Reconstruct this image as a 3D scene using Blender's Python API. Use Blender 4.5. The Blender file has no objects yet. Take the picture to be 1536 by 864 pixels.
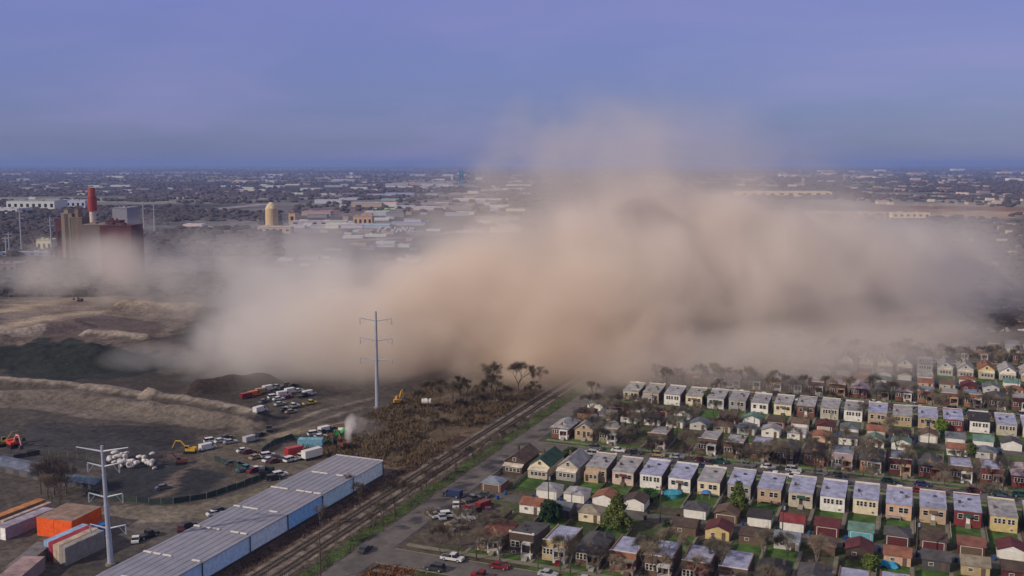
import bpy, math, random
import numpy as np
from mathutils import Vector, Matrix
R = math.radians
random.seed(7); NP = np.random.RandomState(11)
C = bpy.context.scene.collection
sc = bpy.context.scene

# ---------------------------------------------------------------- camera, world, sun, exposure
FPX = 1484.0; CAMH = 93.0; PITCH = math.atan(187/FPX); YAW = R(21.925)
cam = bpy.data.cameras.new('camera'); camo = bpy.data.objects.new('camera', cam); C.objects.link(camo)
camo.location = (0, 0, CAMH); camo.rotation_euler = (R(90)-PITCH, 0, YAW)
cam.sensor_width = 36; cam.lens = 36*FPX/1536; cam.clip_start = 1; cam.clip_end = 200000
sc.camera = camo
SUN_EL = R(30); SX, SY = -0.62, -0.785
w = bpy.data.worlds.new('World'); sc.world = w; w.use_nodes = True
nt = w.node_tree; nt.nodes.clear()
out = nt.nodes.new('ShaderNodeOutputWorld'); bg = nt.nodes.new('ShaderNodeBackground'); bg.inputs[1].default_value = 0.10
sky = nt.nodes.new('ShaderNodeTexSky'); sky.sky_type = 'NISHITA'; sky.sun_disc = False
sky.sun_elevation = SUN_EL; sky.sun_rotation = math.atan2(SX, SY); sky.air_density = 1.0; sky.dust_density = 0.6; sky.ozone_density = 2.0
tc = nt.nodes.new('ShaderNodeTexCoord'); sep = nt.nodes.new('ShaderNodeSeparateXYZ'); nt.links.new(tc.outputs['Generated'], sep.inputs[0])
# thin high cloud: long violet veils over a slate blue morning sky
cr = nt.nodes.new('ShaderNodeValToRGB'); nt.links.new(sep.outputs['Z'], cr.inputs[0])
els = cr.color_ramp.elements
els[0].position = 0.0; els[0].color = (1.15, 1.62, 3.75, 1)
els[1].position = 1.0; els[1].color = (6.2, 5.6, 5.4, 1)  # unseen sky above the frame, made bright and neutral for less blue fill light
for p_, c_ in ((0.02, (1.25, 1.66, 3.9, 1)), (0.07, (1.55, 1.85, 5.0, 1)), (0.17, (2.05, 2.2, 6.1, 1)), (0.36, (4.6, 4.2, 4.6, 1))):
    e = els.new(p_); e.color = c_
mp = nt.nodes.new('ShaderNodeMapping'); mp.inputs['Scale'].default_value = (2.2, 2.2, 9); nt.links.new(tc.outputs['Generated'], mp.inputs[0])
nz = nt.nodes.new('ShaderNodeTexNoise'); nz.inputs['Scale'].default_value = 1.6; nz.inputs['Detail'].default_value = 4; nz.inputs['Distortion'].default_value = .5
nt.links.new(mp.outputs[0], nz.inputs['Vector'])
cr2 = nt.nodes.new('ShaderNodeValToRGB'); cr2.color_ramp.elements[0].position = .42; cr2.color_ramp.elements[1].position = .72
nt.links.new(nz.outputs[0], cr2.inputs[0])
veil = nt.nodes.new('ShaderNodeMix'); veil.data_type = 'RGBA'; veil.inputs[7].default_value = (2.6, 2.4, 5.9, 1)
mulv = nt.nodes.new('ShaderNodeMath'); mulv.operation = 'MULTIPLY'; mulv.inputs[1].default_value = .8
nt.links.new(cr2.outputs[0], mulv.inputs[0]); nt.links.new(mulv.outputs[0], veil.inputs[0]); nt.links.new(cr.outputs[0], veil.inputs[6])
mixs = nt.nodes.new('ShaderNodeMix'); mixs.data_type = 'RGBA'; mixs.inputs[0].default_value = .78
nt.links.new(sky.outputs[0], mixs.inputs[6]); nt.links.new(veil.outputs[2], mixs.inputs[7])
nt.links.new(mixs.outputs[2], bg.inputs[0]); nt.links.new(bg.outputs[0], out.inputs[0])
sl = bpy.data.lights.new('sun', 'SUN'); sl.energy = 3.8; sl.angle = R(1.2); sl.color = (1.0, .87, .70)
so = bpy.data.objects.new('sun', sl); C.objects.link(so)
dv = Vector((SX*math.cos(SUN_EL)/math.hypot(SX, SY), SY*math.cos(SUN_EL)/math.hypot(SX, SY), math.sin(SUN_EL)))
so.rotation_euler = dv.to_track_quat('Z', 'Y').to_euler()
sc.view_settings.view_transform = 'Standard'; sc.view_settings.look = 'None'; sc.view_settings.gamma = 1
sc.view_settings.exposure = -0.14
sc.render.engine = 'CYCLES'
sc.cycles.volume_bounces = 7; sc.cycles.max_bounces = 10; sc.cycles.diffuse_bounces = 2; sc.cycles.glossy_bounces = 2
sc.cycles.volume_step_rate = 1.0; sc.cycles.volume_max_steps = 256
sc.cycles.use_adaptive_sampling = True; sc.cycles.adaptive_threshold = 0.02

# ---------------------------------------------------------------- helpers
cP, sP = math.cos(PITCH), math.sin(PITCH); cY, sY = math.cos(YAW), math.sin(YAW)
def G(x, y, z=0):                      # where the ray through a pixel of the photograph meets height z
    h = CAMH-z; t = (y-432)/FPX
    D = h*(cP-t*sP)/(t*cP+sP); zc = D*cP+h*sP; X = (x-768)/FPX*zc
    return (X*cY-D*sY, X*sY+D*cY)
def sp(r, g, b):                       # sRGB 0-255 to linear
    return tuple((v/255/12.92 if v/255 <= .04045 else ((v/255+.055)/1.055)**2.4) for v in (r, g, b))
MATS = {}
def M(name, col=None, rough=.85, var=.18, scale=.6, metal=0, bump=0, bscale=3, spec=.3, emit=None):
    if name in MATS: return MATS[name]
    m = bpy.data.materials.new(name); m.use_nodes = True; t = m.node_tree; b = t.nodes['Principled BSDF']
    b.inputs['Roughness'].default_value = rough; b.inputs['Metallic'].default_value = metal
    b.inputs['Specular IOR Level'].default_value = spec
    if col is None:
        src = t.nodes.new('ShaderNodeObjectInfo').outputs['Color']
    else:
        rgb = t.nodes.new('ShaderNodeRGB'); rgb.outputs[0].default_value = (*col, 1); src = rgb.outputs[0]
    g = t.nodes.new('ShaderNodeNewGeometry')
    n1 = t.nodes.new('ShaderNodeTexNoise'); n1.inputs['Scale'].default_value = scale; n1.inputs['Detail'].default_value = 5; n1.inputs['Roughness'].default_value = .65
    t.links.new(g.outputs['Position'], n1.inputs['Vector'])
    mr = t.nodes.new('ShaderNodeMapRange'); mr.inputs[1].default_value = .3; mr.inputs[2].default_value = .7
    mr.inputs[3].default_value = 1-var*1.6; mr.inputs[4].default_value = 1+var
    t.links.new(n1.outputs[0], mr.inputs[0])
    vm = t.nodes.new('ShaderNodeVectorMath'); vm.operation = 'SCALE'
    t.links.new(src, vm.inputs[0]); t.links.new(mr.outputs[0], vm.inputs['Scale']); t.links.new(vm.outputs[0], b.inputs['Base Color'])
    if bump:
        n2 = t.nodes.new('ShaderNodeTexNoise'); n2.inputs['Scale'].default_value = bscale; n2.inputs['Detail'].default_value = 4
        t.links.new(g.outputs['Position'], n2.inputs['Vector'])
        bp = t.nodes.new('ShaderNodeBump'); bp.inputs['Strength'].default_value = 1; bp.inputs['Distance'].default_value = bump
        t.links.new(n2.outputs[0], bp.inputs['Height']); t.links.new(bp.outputs[0], b.inputs['Normal'])
    MATS[name] = m; return m
M('wall', None, .85, .16, .9); M('roof', None, .8, .30, .45, bump=.04, bscale=2); M('trim', sp(205, 200, 192), .6, .1, 1)
M('glass', (.012, .014, .018), .15, .1, 1, spec=.6); M('paint', None, .6, .1, 1); M('carpaint', None, .35, .06, 2, spec=.5)
M('tyre', (.012, .012, .012), .9); M('darkmetal', (.05, .05, .055), .6); M('steel', sp(158, 162, 176), .5, .12, .3, metal=.2)
M('concrete', sp(118, 112, 102), .9, .22, .35); M('asphalt', sp(96, 91, 88), .9, .3, .15); M('alleym', sp(88, 84, 80), .9, .3, .2)
M('bark', sp(80, 70, 60), .95, .3, 2); M('twig', None, .95, .3, .5); M('leafgreen', None, .8, .45, .7)
M('sleeper', (.055, .045, .038), .95, .35, 1.2); M('rail', (.16, .13, .115), .5, .3, .4, metal=.3)
M('skylight', (.35, .36, .38), .4)

class MB:
    def __init__(s): s.v = []; s.f = []; s.m = []
    def quad(s, pts, m=0):
        n = len(s.v); s.v += [tuple(p) for p in pts]; s.f.append(tuple(range(n, n+len(pts)))); s.m.append(m); return s
    def box(s, x0, x1, y0, y1, z0, z1, m=0):
        n = len(s.v); s.v += [(x0, y0, z0), (x1, y0, z0), (x1, y1, z0), (x0, y1, z0), (x0, y0, z1), (x1, y0, z1), (x1, y1, z1), (x0, y1, z1)]
        for q in ((0, 3, 2, 1), (4, 5, 6, 7), (0, 1, 5, 4), (1, 2, 6, 5), (2, 3, 7, 6), (3, 0, 4, 7)):
            s.f.append(tuple(n+i for i in q)); s.m.append(m)
        return s
    def prism(s, prof, y0, y1, m=0, axis='y'):   # closed profile (x,z) extruded in y
        n = len(s.v); k = len(prof)
        f = (lambda a, b, c: (a, b, c)) if axis == 'y' else (lambda a, b, c: (b, a, c))
        for y in (y0, y1): s.v += [f(x, y, z) for x, z in prof]
        s.f.append(tuple(n+i for i in range(k))); s.f.append(tuple(n+k+i for i in reversed(range(k)))); s.m += [m, m]
        for i in range(k):
            j = (i+1) % k; s.f.append((n+i, n+k+i, n+k+j, n+j)); s.m.append(m)
        return s
    def tube(s, p0, p1, r0, r1, n=6, m=0, cap=True):
        p0 = Vector(p0); p1 = Vector(p1); d = (p1-p0)
        if d.length < 1e-6: return s
        d.normalize(); a = d.orthogonal().normalized(); b = d.cross(a); k = len(s.v)
        for p, r in ((p0, r0), (p1, r1)):
            for i in range(n):
                t = 2*math.pi*i/n; s.v.append(tuple(p+a*(r*math.cos(t))+b*(r*math.sin(t))))
        for i in range(n):
            j = (i+1) % n; s.f.append((k+i, k+j, k+n+j, k+n+i)); s.m.append(m)
        if cap: s.f.append(tuple(k+i for i in reversed(range(n)))); s.f.append(tuple(k+n+i for i in range(n))); s.m += [m, m]
        return s
    def blob(s, c, r, m=0, seg=8, rings=5, jit=.0, rnd=random):
        k = len(s.v); cx, cy, cz = c; rx, ry, rz = r
        s.v.append((cx, cy, cz+rz))
        for i in range(1, rings):
            a = math.pi*i/rings
            for j in range(seg):
                b = 2*math.pi*j/seg; q = 1+rnd.uniform(-jit, jit)
                s.v.append((cx+rx*q*math.sin(a)*math.cos(b), cy+ry*q*math.sin(a)*math.sin(b), cz+rz*q*math.cos(a)))
        s.v.append((cx, cy, cz-rz)); L = len(s.v)-1
        for j in range(seg):
            s.f.append((k, k+1+j, k+1+(j+1) % seg)); s.m.append(m)
            q = k+1+(rings-2)*seg; s.f.append((L, q+(j+1) % seg, q+j)); s.m.append(m)
        for i in range(rings-2):
            for j in range(seg):
                a = k+1+i*seg; s.f.append((a+j, a+seg+j, a+seg+(j+1) % seg, a+(j+1) % seg)); s.m.append(m)
        return s
    def build(s, name, mats, parent=None, color=None, smooth=False, loc=None):
        me = bpy.data.meshes.new(name); me.from_pydata(s.v, [], s.f)
        if not isinstance(mats, (list, tuple)): mats = [mats]
        for q in mats: me.materials.append(MATS[q] if isinstance(q, str) else q)
        me.polygons.foreach_set('material_index', s.m)
        if smooth: me.polygons.foreach_set('use_smooth', [True]*len(s.f))
        me.update(); o = bpy.data.objects.new(name, me); C.objects.link(o)
        if parent: o.parent = parent
        if color: o.color = (*color, 1)
        if loc: o.location = loc
        return o
def fixn(o):
    import bmesh
    b = bmesh.new(); b.from_mesh(o.data); bmesh.ops.recalc_face_normals(b, faces=b.faces); b.to_mesh(o.data); b.free(); return o
def tag(o, label=None, cat=None, group=None, kind=None):
    if label: o['label'] = label
    if cat: o['category'] = cat
    if group: o['group'] = group
    if kind: o['kind'] = kind
    return o
def empty(name, loc=(0, 0, 0), rz=0, label=None, cat=None, group=None, kind=None):
    o = bpy.data.objects.new(name, None); C.objects.link(o); o.location = loc; o.rotation_euler = (0, 0, rz); o.empty_display_size = .5
    return tag(o, label, cat, group, kind)
def children(o): return [c for c in KIDS.get(o, [])] if o in KIDS else list(o.children)
KIDS = {}
def copy_tree(o, parent=None, cols=None, skip=()):
    c = o.copy(); C.objects.link(c); c.parent = parent
    if cols:
        k = o.name.split('.')[0]
        if k in cols: c.color = (*cols[k], 1)
    for ch in children(o):
        if ch.name.split('.')[0] in skip: continue
        copy_tree(ch, c, cols, skip)
    return c
PROTO_USED = {}
def put(proto, loc, rz=0, label=None, group=None, cols=None, scale=None, skip=()):
    """first use moves the prototype itself, later uses copy it"""
    if proto.name_full in PROTO_USED or skip: c = copy_tree(proto, None, cols, skip)
    else:
        c = proto; PROTO_USED[proto.name_full] = 1; proto['_placed'] = 1
        KIDS[proto] = list(proto.children)
        for ch in KIDS[proto]: KIDS[ch] = list(ch.children)
        def rec(o):
            if cols and o.name.split('.')[0] in cols: o.color = (*cols[o.name.split('.')[0]], 1)
            for q in o.children: rec(q)
        rec(c)
    c.location = loc; c.rotation_euler = (0, 0, rz)
    c.scale = scale if scale else (1, 1, 1)
    if label: c['label'] = label
    if group: c['group'] = group
    return c
def vnoise(x, y, seed=0):
    x = np.asarray(x, float); y = np.asarray(y, float)
    xi = np.floor(x).astype(np.int64); yi = np.floor(y).astype(np.int64); xf = x-xi; yf = y-yi
    def h(a, b):
        q = (a*374761393+b*668265263+seed*974634777) & 0x7fffffff; q = ((q ^ (q >> 13))*1274126177) & 0x7fffffff
        return ((q ^ (q >> 16)) & 0xffff)/65535.
    u = xf*xf*(3-2*xf); v = yf*yf*(3-2*yf)
    return (h(xi, yi)*(1-u)+h(xi+1, yi)*u)*(1-v)+(h(xi, yi+1)*(1-u)+h(xi+1, yi+1)*u)*v
def fbm(x, y, o=4, seed=0):
    s = 0; a = .5; t = 0
    for i in range(o): s = s+a*vnoise(np.asarray(x)*2**i, np.asarray(y)*2**i, seed+i*7); t += a; a *= .5
    return s/t

# ---------------------------------------------------------------- the ground (one sheet to the horizon)
def grid_axis(lo, hi, step, far_lo, far_hi, growth=1.09):
    a = list(np.arange(lo, hi+step/2, step)); d = step; x = a[-1]
    while x < far_hi: d *= growth; x += d; a.append(x)
    d = step; x = a[0]; b = []
    while x > far_lo: d *= growth; x -= d; b.append(x)
    return np.array(b[::-1]+a)
ux = grid_axis(-440, 60, 1.4, -62000, 62000); vy = grid_axis(150, 560, 1.4, -3000, 66000)
U, V = np.meshgrid(ux, vy); U = U.ravel(); V = V.ravel()
Z = np.zeros_like(U); COL = np.zeros((len(U), 3))
# far land tones
n = fbm(U/900, V/500, 5, 3); n2 = fbm(U/260, V/150, 4, 9)
dark = np.array((.06, .054, .052)); pale = np.array((.24, .215, .18)); green = np.array((.07, .085, .04))
k = np.clip((n-.50)/.08, 0, 1)[:, None]; COL[:] = dark*(1-k)+pale*k
k = np.clip((n2-.60)/.06, 0, 1)[:, None]*.6; COL[:] = COL*(1-k)+green*k
site = ((U > -460) & (U < -119) & (V < 620) & (V > 100))
nn = fbm(U/34, V/22, 5, 21); nf = fbm(U/7, V/5, 4, 33)
base = np.array(sp(80, 74, 69))*1.0
sc_ = (0.62+.55*nn+.30*(nf-.5))[:, None]
COL[site] = (base*sc_)[site]
def inpoly(poly, x, y):
    r = np.zeros(len(x), bool); m = len(poly)
    for i in range(m):
        x1, y1 = poly[i]; x2, y2 = poly[(i+1) % m]
        if y1 == y2: continue
        c = ((y1 > y) != (y2 > y)) & (x < (x2-x1)*(y-y1)/(y2-y1)+x1); r ^= c
    return r
def paint(px, col, warp=5, mix=1., tex=.35, seed=1):
    poly = [G(*q) for q in px]
    wx = U+warp*(fbm(U/9, V/9, 3, seed)-.5)*2; wy = V+warp*(fbm(U/9, V/9, 3, seed+50)-.5)*2
    m = inpoly(poly, wx, wy); t = (1+tex*2*(fbm(U/10, V/6, 4, seed+9)-.5))[:, None]
    COL[m] = (COL*(1-mix)+np.array(col)*t*mix)[m]
def seg_dist(P):
    P = [G(*q) for q in P]; best = np.full(len(U), 1e9)
    for (x1, y1), (x2, y2) in zip(P, P[1:]):
        dx, dy = x2-x1, y2-y1; t = np.clip(((U-x1)*dx+(V-y1)*dy)/(dx*dx+dy*dy), 0, 1)
        best = np.minimum(best, np.hypot(U-x1-t*dx, V-y1-t*dy))
    return best
def berm(P, width, h, col=None, cw=None, seed=2, rough=.35):
    d = seg_dist(P); q = np.clip(1-d/width, 0, 1); q = q*q*(3-2*q)
    global Z
    Z = np.maximum(Z, q*h*(1-rough+2*rough*fbm(U/8, V/8, 3, seed)))
    if col is not None:
        d2 = d+ (fbm(U/5, V/5, 3, seed+4)-.5)*(cw or width)*1.1
        k = np.clip(((cw or width)-d2)/((cw or width)*.35), 0, 1)[:, None]; t = (.78+.5*fbm(U/6, V/6, 3, seed+8))[:, None]
        COL[:] = COL*(1-k)+np.array(col)*t*k
PALE = sp(130, 120, 110); TAN = sp(136, 123, 107)
paint([(0, 448), (300, 440), (300, 470), (250, 505), (0, 520)], sp(112, 101, 92), 8, .9, .4, 3)
berm([(0, 466), (60, 456), (120, 448), (190, 452)], 22, 6, TAN, 12, 5)
berm([(0, 492), (60, 478), (120, 470), (200, 466), (300, 470)], 20, 6, TAN, 9, 15)
berm([(0, 508), (50, 500), (110, 492)], 14, 4, PALE, 7, 25)
paint([(70, 484), (150, 474), (250, 486), (240, 505), (60, 507)], sp(84, 72, 70), 6, .9, .3, 8)
berm([(135, 503), (170, 505), (215, 511)], 9, 3, PALE, 6, 31)
berm([(0, 515), (80, 515), (190, 520), (280, 528)], 13, 3, sp(86, 76, 70), 8, 41)
paint([(0, 522), (60, 517), (150, 521), (230, 530), (260, 548), (210, 566), (110, 572), (0, 572)], sp(46, 50, 48), 8, 1, .25, 12)
berm([(0, 545), (70, 543), (150, 546)], 26, 8, sp(40, 44, 40), 30, 51)
paint([(95, 572), (300, 572), (400, 590), (395, 625), (250, 606)], sp(68, 62, 58), 5, .9, .3, 14)
berm([(-20, 576), (40, 581), (110, 586), (180, 596), (260, 606), (330, 618), (392, 630)], 7.5, 3.2, sp(130, 120, 111), 3.0, 61)
berm([(-20, 600), (90, 598), (200, 612), (300, 630), (380, 642)], 10, 3.2, sp(112, 102, 94), 5, 71)
paint([(0, 590), (90, 592), (370, 638), (380, 650), (250, 640), (0, 610)], sp(108, 99, 91), 4, .8, .3, 72)
berm([(225, 603), (232, 604)], 7, 6, PALE, 4, 73)
berm([(300, 588), (345, 582), (395, 576)], 9, 5, sp(66, 56, 50), 8, 81)
paint([(0, 640), (240, 640), (300, 662), (240, 690), (330, 720), (320, 745), (180, 750), (150, 700), (0, 690)], sp(56, 55, 57), 6, .9, .35, 18)
paint([(160, 705), (250, 690), (330, 715), (300, 745), (150, 750)], sp(44, 46, 50), 5, .9, .35, 19)
paint([(225, 752), (262, 712), (292, 700), (280, 722), (250, 748)], sp(100, 88, 80), 4, .9, .35, 20)
paint([(150, 765), (330, 752), (430, 715), (520, 675), (560, 690), (330, 790), (240, 800), (120, 800)], sp(104, 97, 86), 4, .9, .25, 22)
paint([(120, 795), (330, 775), (200, 850), (110, 864)], sp(74, 70, 68), 4, .8, .3, 24)
paint([(290, 655), (390, 650), (470, 665), (520, 672), (430, 712), (330, 700), (280, 690)], sp(92, 85, 76), 4, .85, .3, 26)
for P_, c_, w_ in (([(395, 650), (470, 622), (560, 598)], sp(112, 102, 94), 1.6), ([(405, 660), (480, 634), (545, 612)], sp(100, 92, 86), 1.6),
                   ([(385, 640), (440, 612), (500, 590)], sp(62, 58, 58), 3.5), ([(420, 655), (500, 640), (560, 625)], sp(118, 108, 92), 3.5), ([(455, 668), (520, 655)], sp(120, 112, 88), 3)):
    berm(P_, 4, .3, c_, w_, 90+int(w_*7))
paint([(240, 340), (400, 306), (560, 292), (770, 283), (770, 405), (420, 410), (240, 425)], sp(124, 118, 118), 60, .55, .5, 101)
paint([(1290, 311), (1540, 308), (1540, 330), (1200, 326)], sp(150, 124, 100), 40, .7, .4, 102)
# brown scrubland between the pole and the tracks
m = (U > -185+14*(fbm(U/9, V/9, 3, 91)-.5)) & (U < -137) & (V > 258) & (V < 470)
COL[m] = (np.array(sp(84, 72, 58))*(0.55+.9*fbm(U/12, V/9, 4, 92))[:, None])[m]
m = (U > -142.5) & (U < -136) & (V < 300); COL[m] = (np.array(sp(92, 78, 70))*(0.5+fbm(U/3, V/5, 4, 93))[:, None])[m]
# residential ground: worn lawn and soil
m = (U > -112) & (V > 130) & (V < 900) & (U < 700)
gk = np.clip((fbm(U/9, V/7, 4, 95)-.42)/.16, 0, 1)[:, None]
COL[m] = (np.array(sp(84, 76, 64))*(1-gk)+np.array(sp(62, 74, 42))*gk)[m]
m = (U > -110) & (U < -95) & (V > 209) & (V < 232); COL[m] = np.array(sp(82, 74, 66))
Z += np.where(site & (U < -190), (fbm(U/30, V/20, 4, 99)-.5)*1.6+.3, 0)
edge = np.clip((-190-U)/15, 0, 1); Z = np.where(site, Z*np.where(U < -150, 1, 0), 0)
nu, nv = len(ux), len(vy)
me = bpy.data.meshes.new('ground'); idx = np.arange(nu*nv).reshape(nv, nu)
F = np.stack([idx[:-1, :-1], idx[:-1, 1:], idx[1:, 1:], idx[1:, :-1]], -1).reshape(-1, 4)
me.vertices.add(nu*nv); me.vertices.foreach_set('co', np.stack([U, V, Z], 1).ravel())
me.loops.add(F.size); me.loops.foreach_set('vertex_index', F.ravel()); me.polygons.add(len(F))
me.polygons.foreach_set('loop_start', np.arange(0, F.size, 4)); me.polygons.foreach_set('loop_total', np.full(len(F), 4))
me.polygons.foreach_set('use_smooth', np.ones(len(F), bool)); me.update()
ca = me.color_attributes.new('tone', 'FLOAT_COLOR', 'POINT'); ca.data.foreach_set('color', np.concatenate([COL, np.ones((len(U), 1))], 1).ravel())
gm = bpy.data.materials.new('soil'); gm.use_nodes = True; t = gm.node_tree; b = t.nodes['Principled BSDF']; b.inputs['Roughness'].default_value = .95; b.inputs['Specular IOR Level'].default_value = .15
at_ = t.nodes.new('ShaderNodeAttribute'); at_.attribute_name = 'tone'; ge = t.nodes.new('ShaderNodeNewGeometry')
prev = at_.outputs['Color']
for s_, v_ in ((.5, .5), (.06, .35), (.004, .6)):
    n1 = t.nodes.new('ShaderNodeTexNoise'); n1.inputs['Scale'].default_value = s_; n1.inputs['Detail'].default_value = 6; n1.inputs['Roughness'].default_value = .7
    t.links.new(ge.outputs['Position'], n1.inputs['Vector']); mr = t.nodes.new('ShaderNodeMapRange'); mr.inputs[1].default_value = .3; mr.inputs[2].default_value = .7; mr.inputs[3].default_value = 1-v_; mr.inputs[4].default_value = 1+v_
    t.links.new(n1.outputs[0], mr.inputs[0]); vm = t.nodes.new('ShaderNodeVectorMath'); vm.operation = 'SCALE'
    t.links.new(prev, vm.inputs[0]); t.links.new(mr.outputs[0], vm.inputs['Scale']); prev = vm.outputs[0]
t.links.new(prev, b.inputs['Base Color'])
n3 = t.nodes.new('ShaderNodeTexNoise'); n3.inputs['Scale'].default_value = .35; n3.inputs['Detail'].default_value = 6; t.links.new(ge.outputs['Position'], n3.inputs['Vector'])
bp = t.nodes.new('ShaderNodeBump'); bp.inputs['Distance'].default_value = .8; bp.inputs['Strength'].default_value = .7; t.links.new(n3.outputs[0], bp.inputs['Height']); t.links.new(bp.outputs[0], b.inputs['Normal'])
me.materials.append(gm); go = bpy.data.objects.new('ground', me); C.objects.link(go); go['kind'] = 'structure'
ZG = Z.reshape(nv, nu)
def gz(u, v):
    if not (ux[0] < u < ux[-1] and vy[0] < v < vy[-1]): return 0
    i = min(np.searchsorted(ux, u), nu-1); j = min(np.searchsorted(vy, v), nv-1); return float(ZG[j, i])

def sheet(name, rects, z, mat, col=None, kind='structure', h=None):
    m = MB()
    for (x0, x1, y0, y1) in rects:
        if h: m.box(x0, x1, y0, y1, z, z+h)
        else: m.quad([(x0, y0, z), (x1, y0, z), (x1, y1, z), (x0, y1, z)])
    return tag(m.build(name, mat, color=col), kind=kind)

# ---------------------------------------------------------------- rails, verge, side road
sheet('ballast', [(-136.6, -127.4, 90, 640)], .03, M('ballastm', sp(116, 104, 93), .95, .6, .3, bump=.1))
for i, u in enumerate((-134.2, -129.8)):
    t_ = empty('railway_track', (u, 365, .03), label=('western' if i == 0 else 'eastern')+' railway track, '+('the one nearer the long blue warehouse' if i == 0 else 'the one beside the grass verge and road'), cat='railway track', group='railway tracks')
    for s_ in (-.75, .75): MB().box(s_-.07, s_+.07, -275, 275, .14, .30).build('rail', 'rail', t_)
    m = MB()
    for k in range(0, 720): m.box(-1.3, 1.3, -275+k*.765, -275+k*.765+.26, .0, .14)
    m.build('sleepers', 'sleeper', t_)
grass = M('grass', sp(60, 78, 38), .95, .75, .13, bump=.15, bscale=2)
def strip(name, u0, u1, v0, v1, z, mat, jag=0, kind='structure', step=3):
    m = MB(); v = v0
    pl = (u0+random.uniform(-jag, jag), u1+random.uniform(-jag, jag))
    while v < v1:
        q = (u0+random.uniform(-jag, jag), u1+random.uniform(-jag, jag))
        m.quad([(pl[0], v, z), (pl[1], v, z), (q[1], v+step, z), (q[0], v+step, z)]); pl = q; v += step
    return tag(m.build(name, mat), kind=kind)
gv = strip('grass_verge', -125.6, -122.0, 90, 400, .02, grass, .7, 'stuff'); tag(gv, 'strip of rough green grass between the railway and the side road', 'grass')
sheet('side_road', [(-121, -113.2, 60, 640)], .02, 'asphalt')
# ---------------------------------------------------------------- streets, alleys, pavements of the residential blocks
F0 = 211.5; PITCHV = 100.3
E_ = 520
alley = []; road = []; walk = []; kerb = []; carriage = []
for k in range(-1, 8):
    f = F0+k*PITCHV
    u1 = 60+ (f-150)*.75+60
    alley.append((-112, u1, f+33.3, f+39.3))
    road.append((-113.2, u1, f-17.2, f-8.2))
    walk.append((-111, u1, f-5.4, f-3.8)); walk.append((-111, u1, f-21.8, f-20.2))
    kerb.append((-112.6, u1, f-8.2, f-7.95)); kerb.append((-112.6, u1, f-17.45, f-17.2))
sheet('alley', alley, .025, 'alleym'); sheet('street', road, .03, 'asphalt'); sheet('pavement', walk, .015, 'concrete', h=.10); sheet('kerb', kerb, .01, 'concrete', h=.13)
US = [-99.3+8.33*k for k in range(0, 60)]
def uk(k): return -99.2+8.32*k
lawn = MB(); paths = MB()
for k in range(0, 8):
    f = F0+k*PITCHV; u1 = 60+(f-150)*.75
    for j in range(0, 60):
        u = uk(j)
        if u > u1: break
        rr = random.random()
        for (y0, y1, pr) in ((f+46.2, f+59, .62), (f+12, f+26.8, .45), (f-3.6, f-.6, .9), (f-7.8, f-5.5, .75), (f-20.1, f-17.5, .75), (f-26.5, f-21.9, .8)):
            if random.random() < pr and not (k == 0 and j < 1 and y0 < f+30):
                lawn.quad([(u-4.0, y0, .03), (u+3.4, y0, .03), (u+3.4, y1, .03), (u-4.0, y1, .03)])
        for (y0, y1) in ((f+46, f+59.3), (f-3.8, f+.2), (f+71, f+78.5), (f+11, f+27)):
            paths.quad([(u+3.0, y0, .06), (u+3.95, y0, .06), (u+3.95, y1, .06), (u+3.0, y1, .06)])
        paths.quad([(u+3.1, f-.2, .065), (u+4.0, f-.2, .065), (u+4.0, f+11.5, .065), (u+3.1, f+11.5, .065)])
        paths.quad([(u+3.1, f+59.4, .065), (u+4.0, f+59.4, .065), (u+4.0, f+71, .065), (u+3.1, f+71, .065)])
lm = M('lawn', sp(66, 94, 36), .95, .5, .25, bump=.1, bscale=3)
lo = lawn.build('lawn', lm); tag(lo, 'green lawns of the house lots and parkways', 'lawn', kind='stuff')
tag(paths.build('footpath', 'concrete'), kind='structure')

# ---------------------------------------------------------------- houses
W2, L = 3.15, 11.2
def win(p, x0, x1, z0, z1, y, side=-1, name='window'):
    m = MB(); e = .10
    ya, yb = (y-.07, y+.02) if side < 0 else (y-.02, y+.07)
    m.box(x0-e, x1+e, ya, yb, z0-e, z1+e, 0)
    yg = y-.085 if side < 0 else y+.085
    zm = (z0+z1)/2
    if side < 0:
        m.box(x0, x1, yg, y-.06, z0, zm-.03, 1); m.box(x0, x1, yg, y-.06, zm+.03, z1, 1)
    else:
        m.box(x0, x1, y+.06, yg, z0, zm-.03, 1); m.box(x0, x1, y+.06, yg, zm+.03, z1, 1)
    return m.build(name, ['trim', 'glass'], p)
def doorp(p, x, y, side=-1, z=.9, h=2.0):
    m = MB(); ya, yb = (y-.08, y+.02) if side < 0 else (y-.02, y+.08)
    m.box(x-.45, x+.45, ya, yb, z, z+h); o = m.build('door', 'paint', p, (.12, .06, .04)); return o
def steps(p, x, y, side, w_=1.3, n_=5, top=.9):
    m = MB()
    for i in range(n_):
        d = .28*(n_-i); z1 = top*(i+1)/n_
        a, b_ = (y-d, y-.03) if side < 0 else (y+.03, y+d)
        m.box(x-w_/2, x+w_/2, a, b_, 0 if i == 0 else top*i/n_+.002, z1)
        m.v = m.v
    return m.build('stairs', 'paint', p, sp(120, 108, 100))
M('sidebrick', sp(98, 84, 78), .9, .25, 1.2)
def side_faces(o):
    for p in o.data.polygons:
        if abs(p.normal.x) > .9: p.material_index = 1
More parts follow.
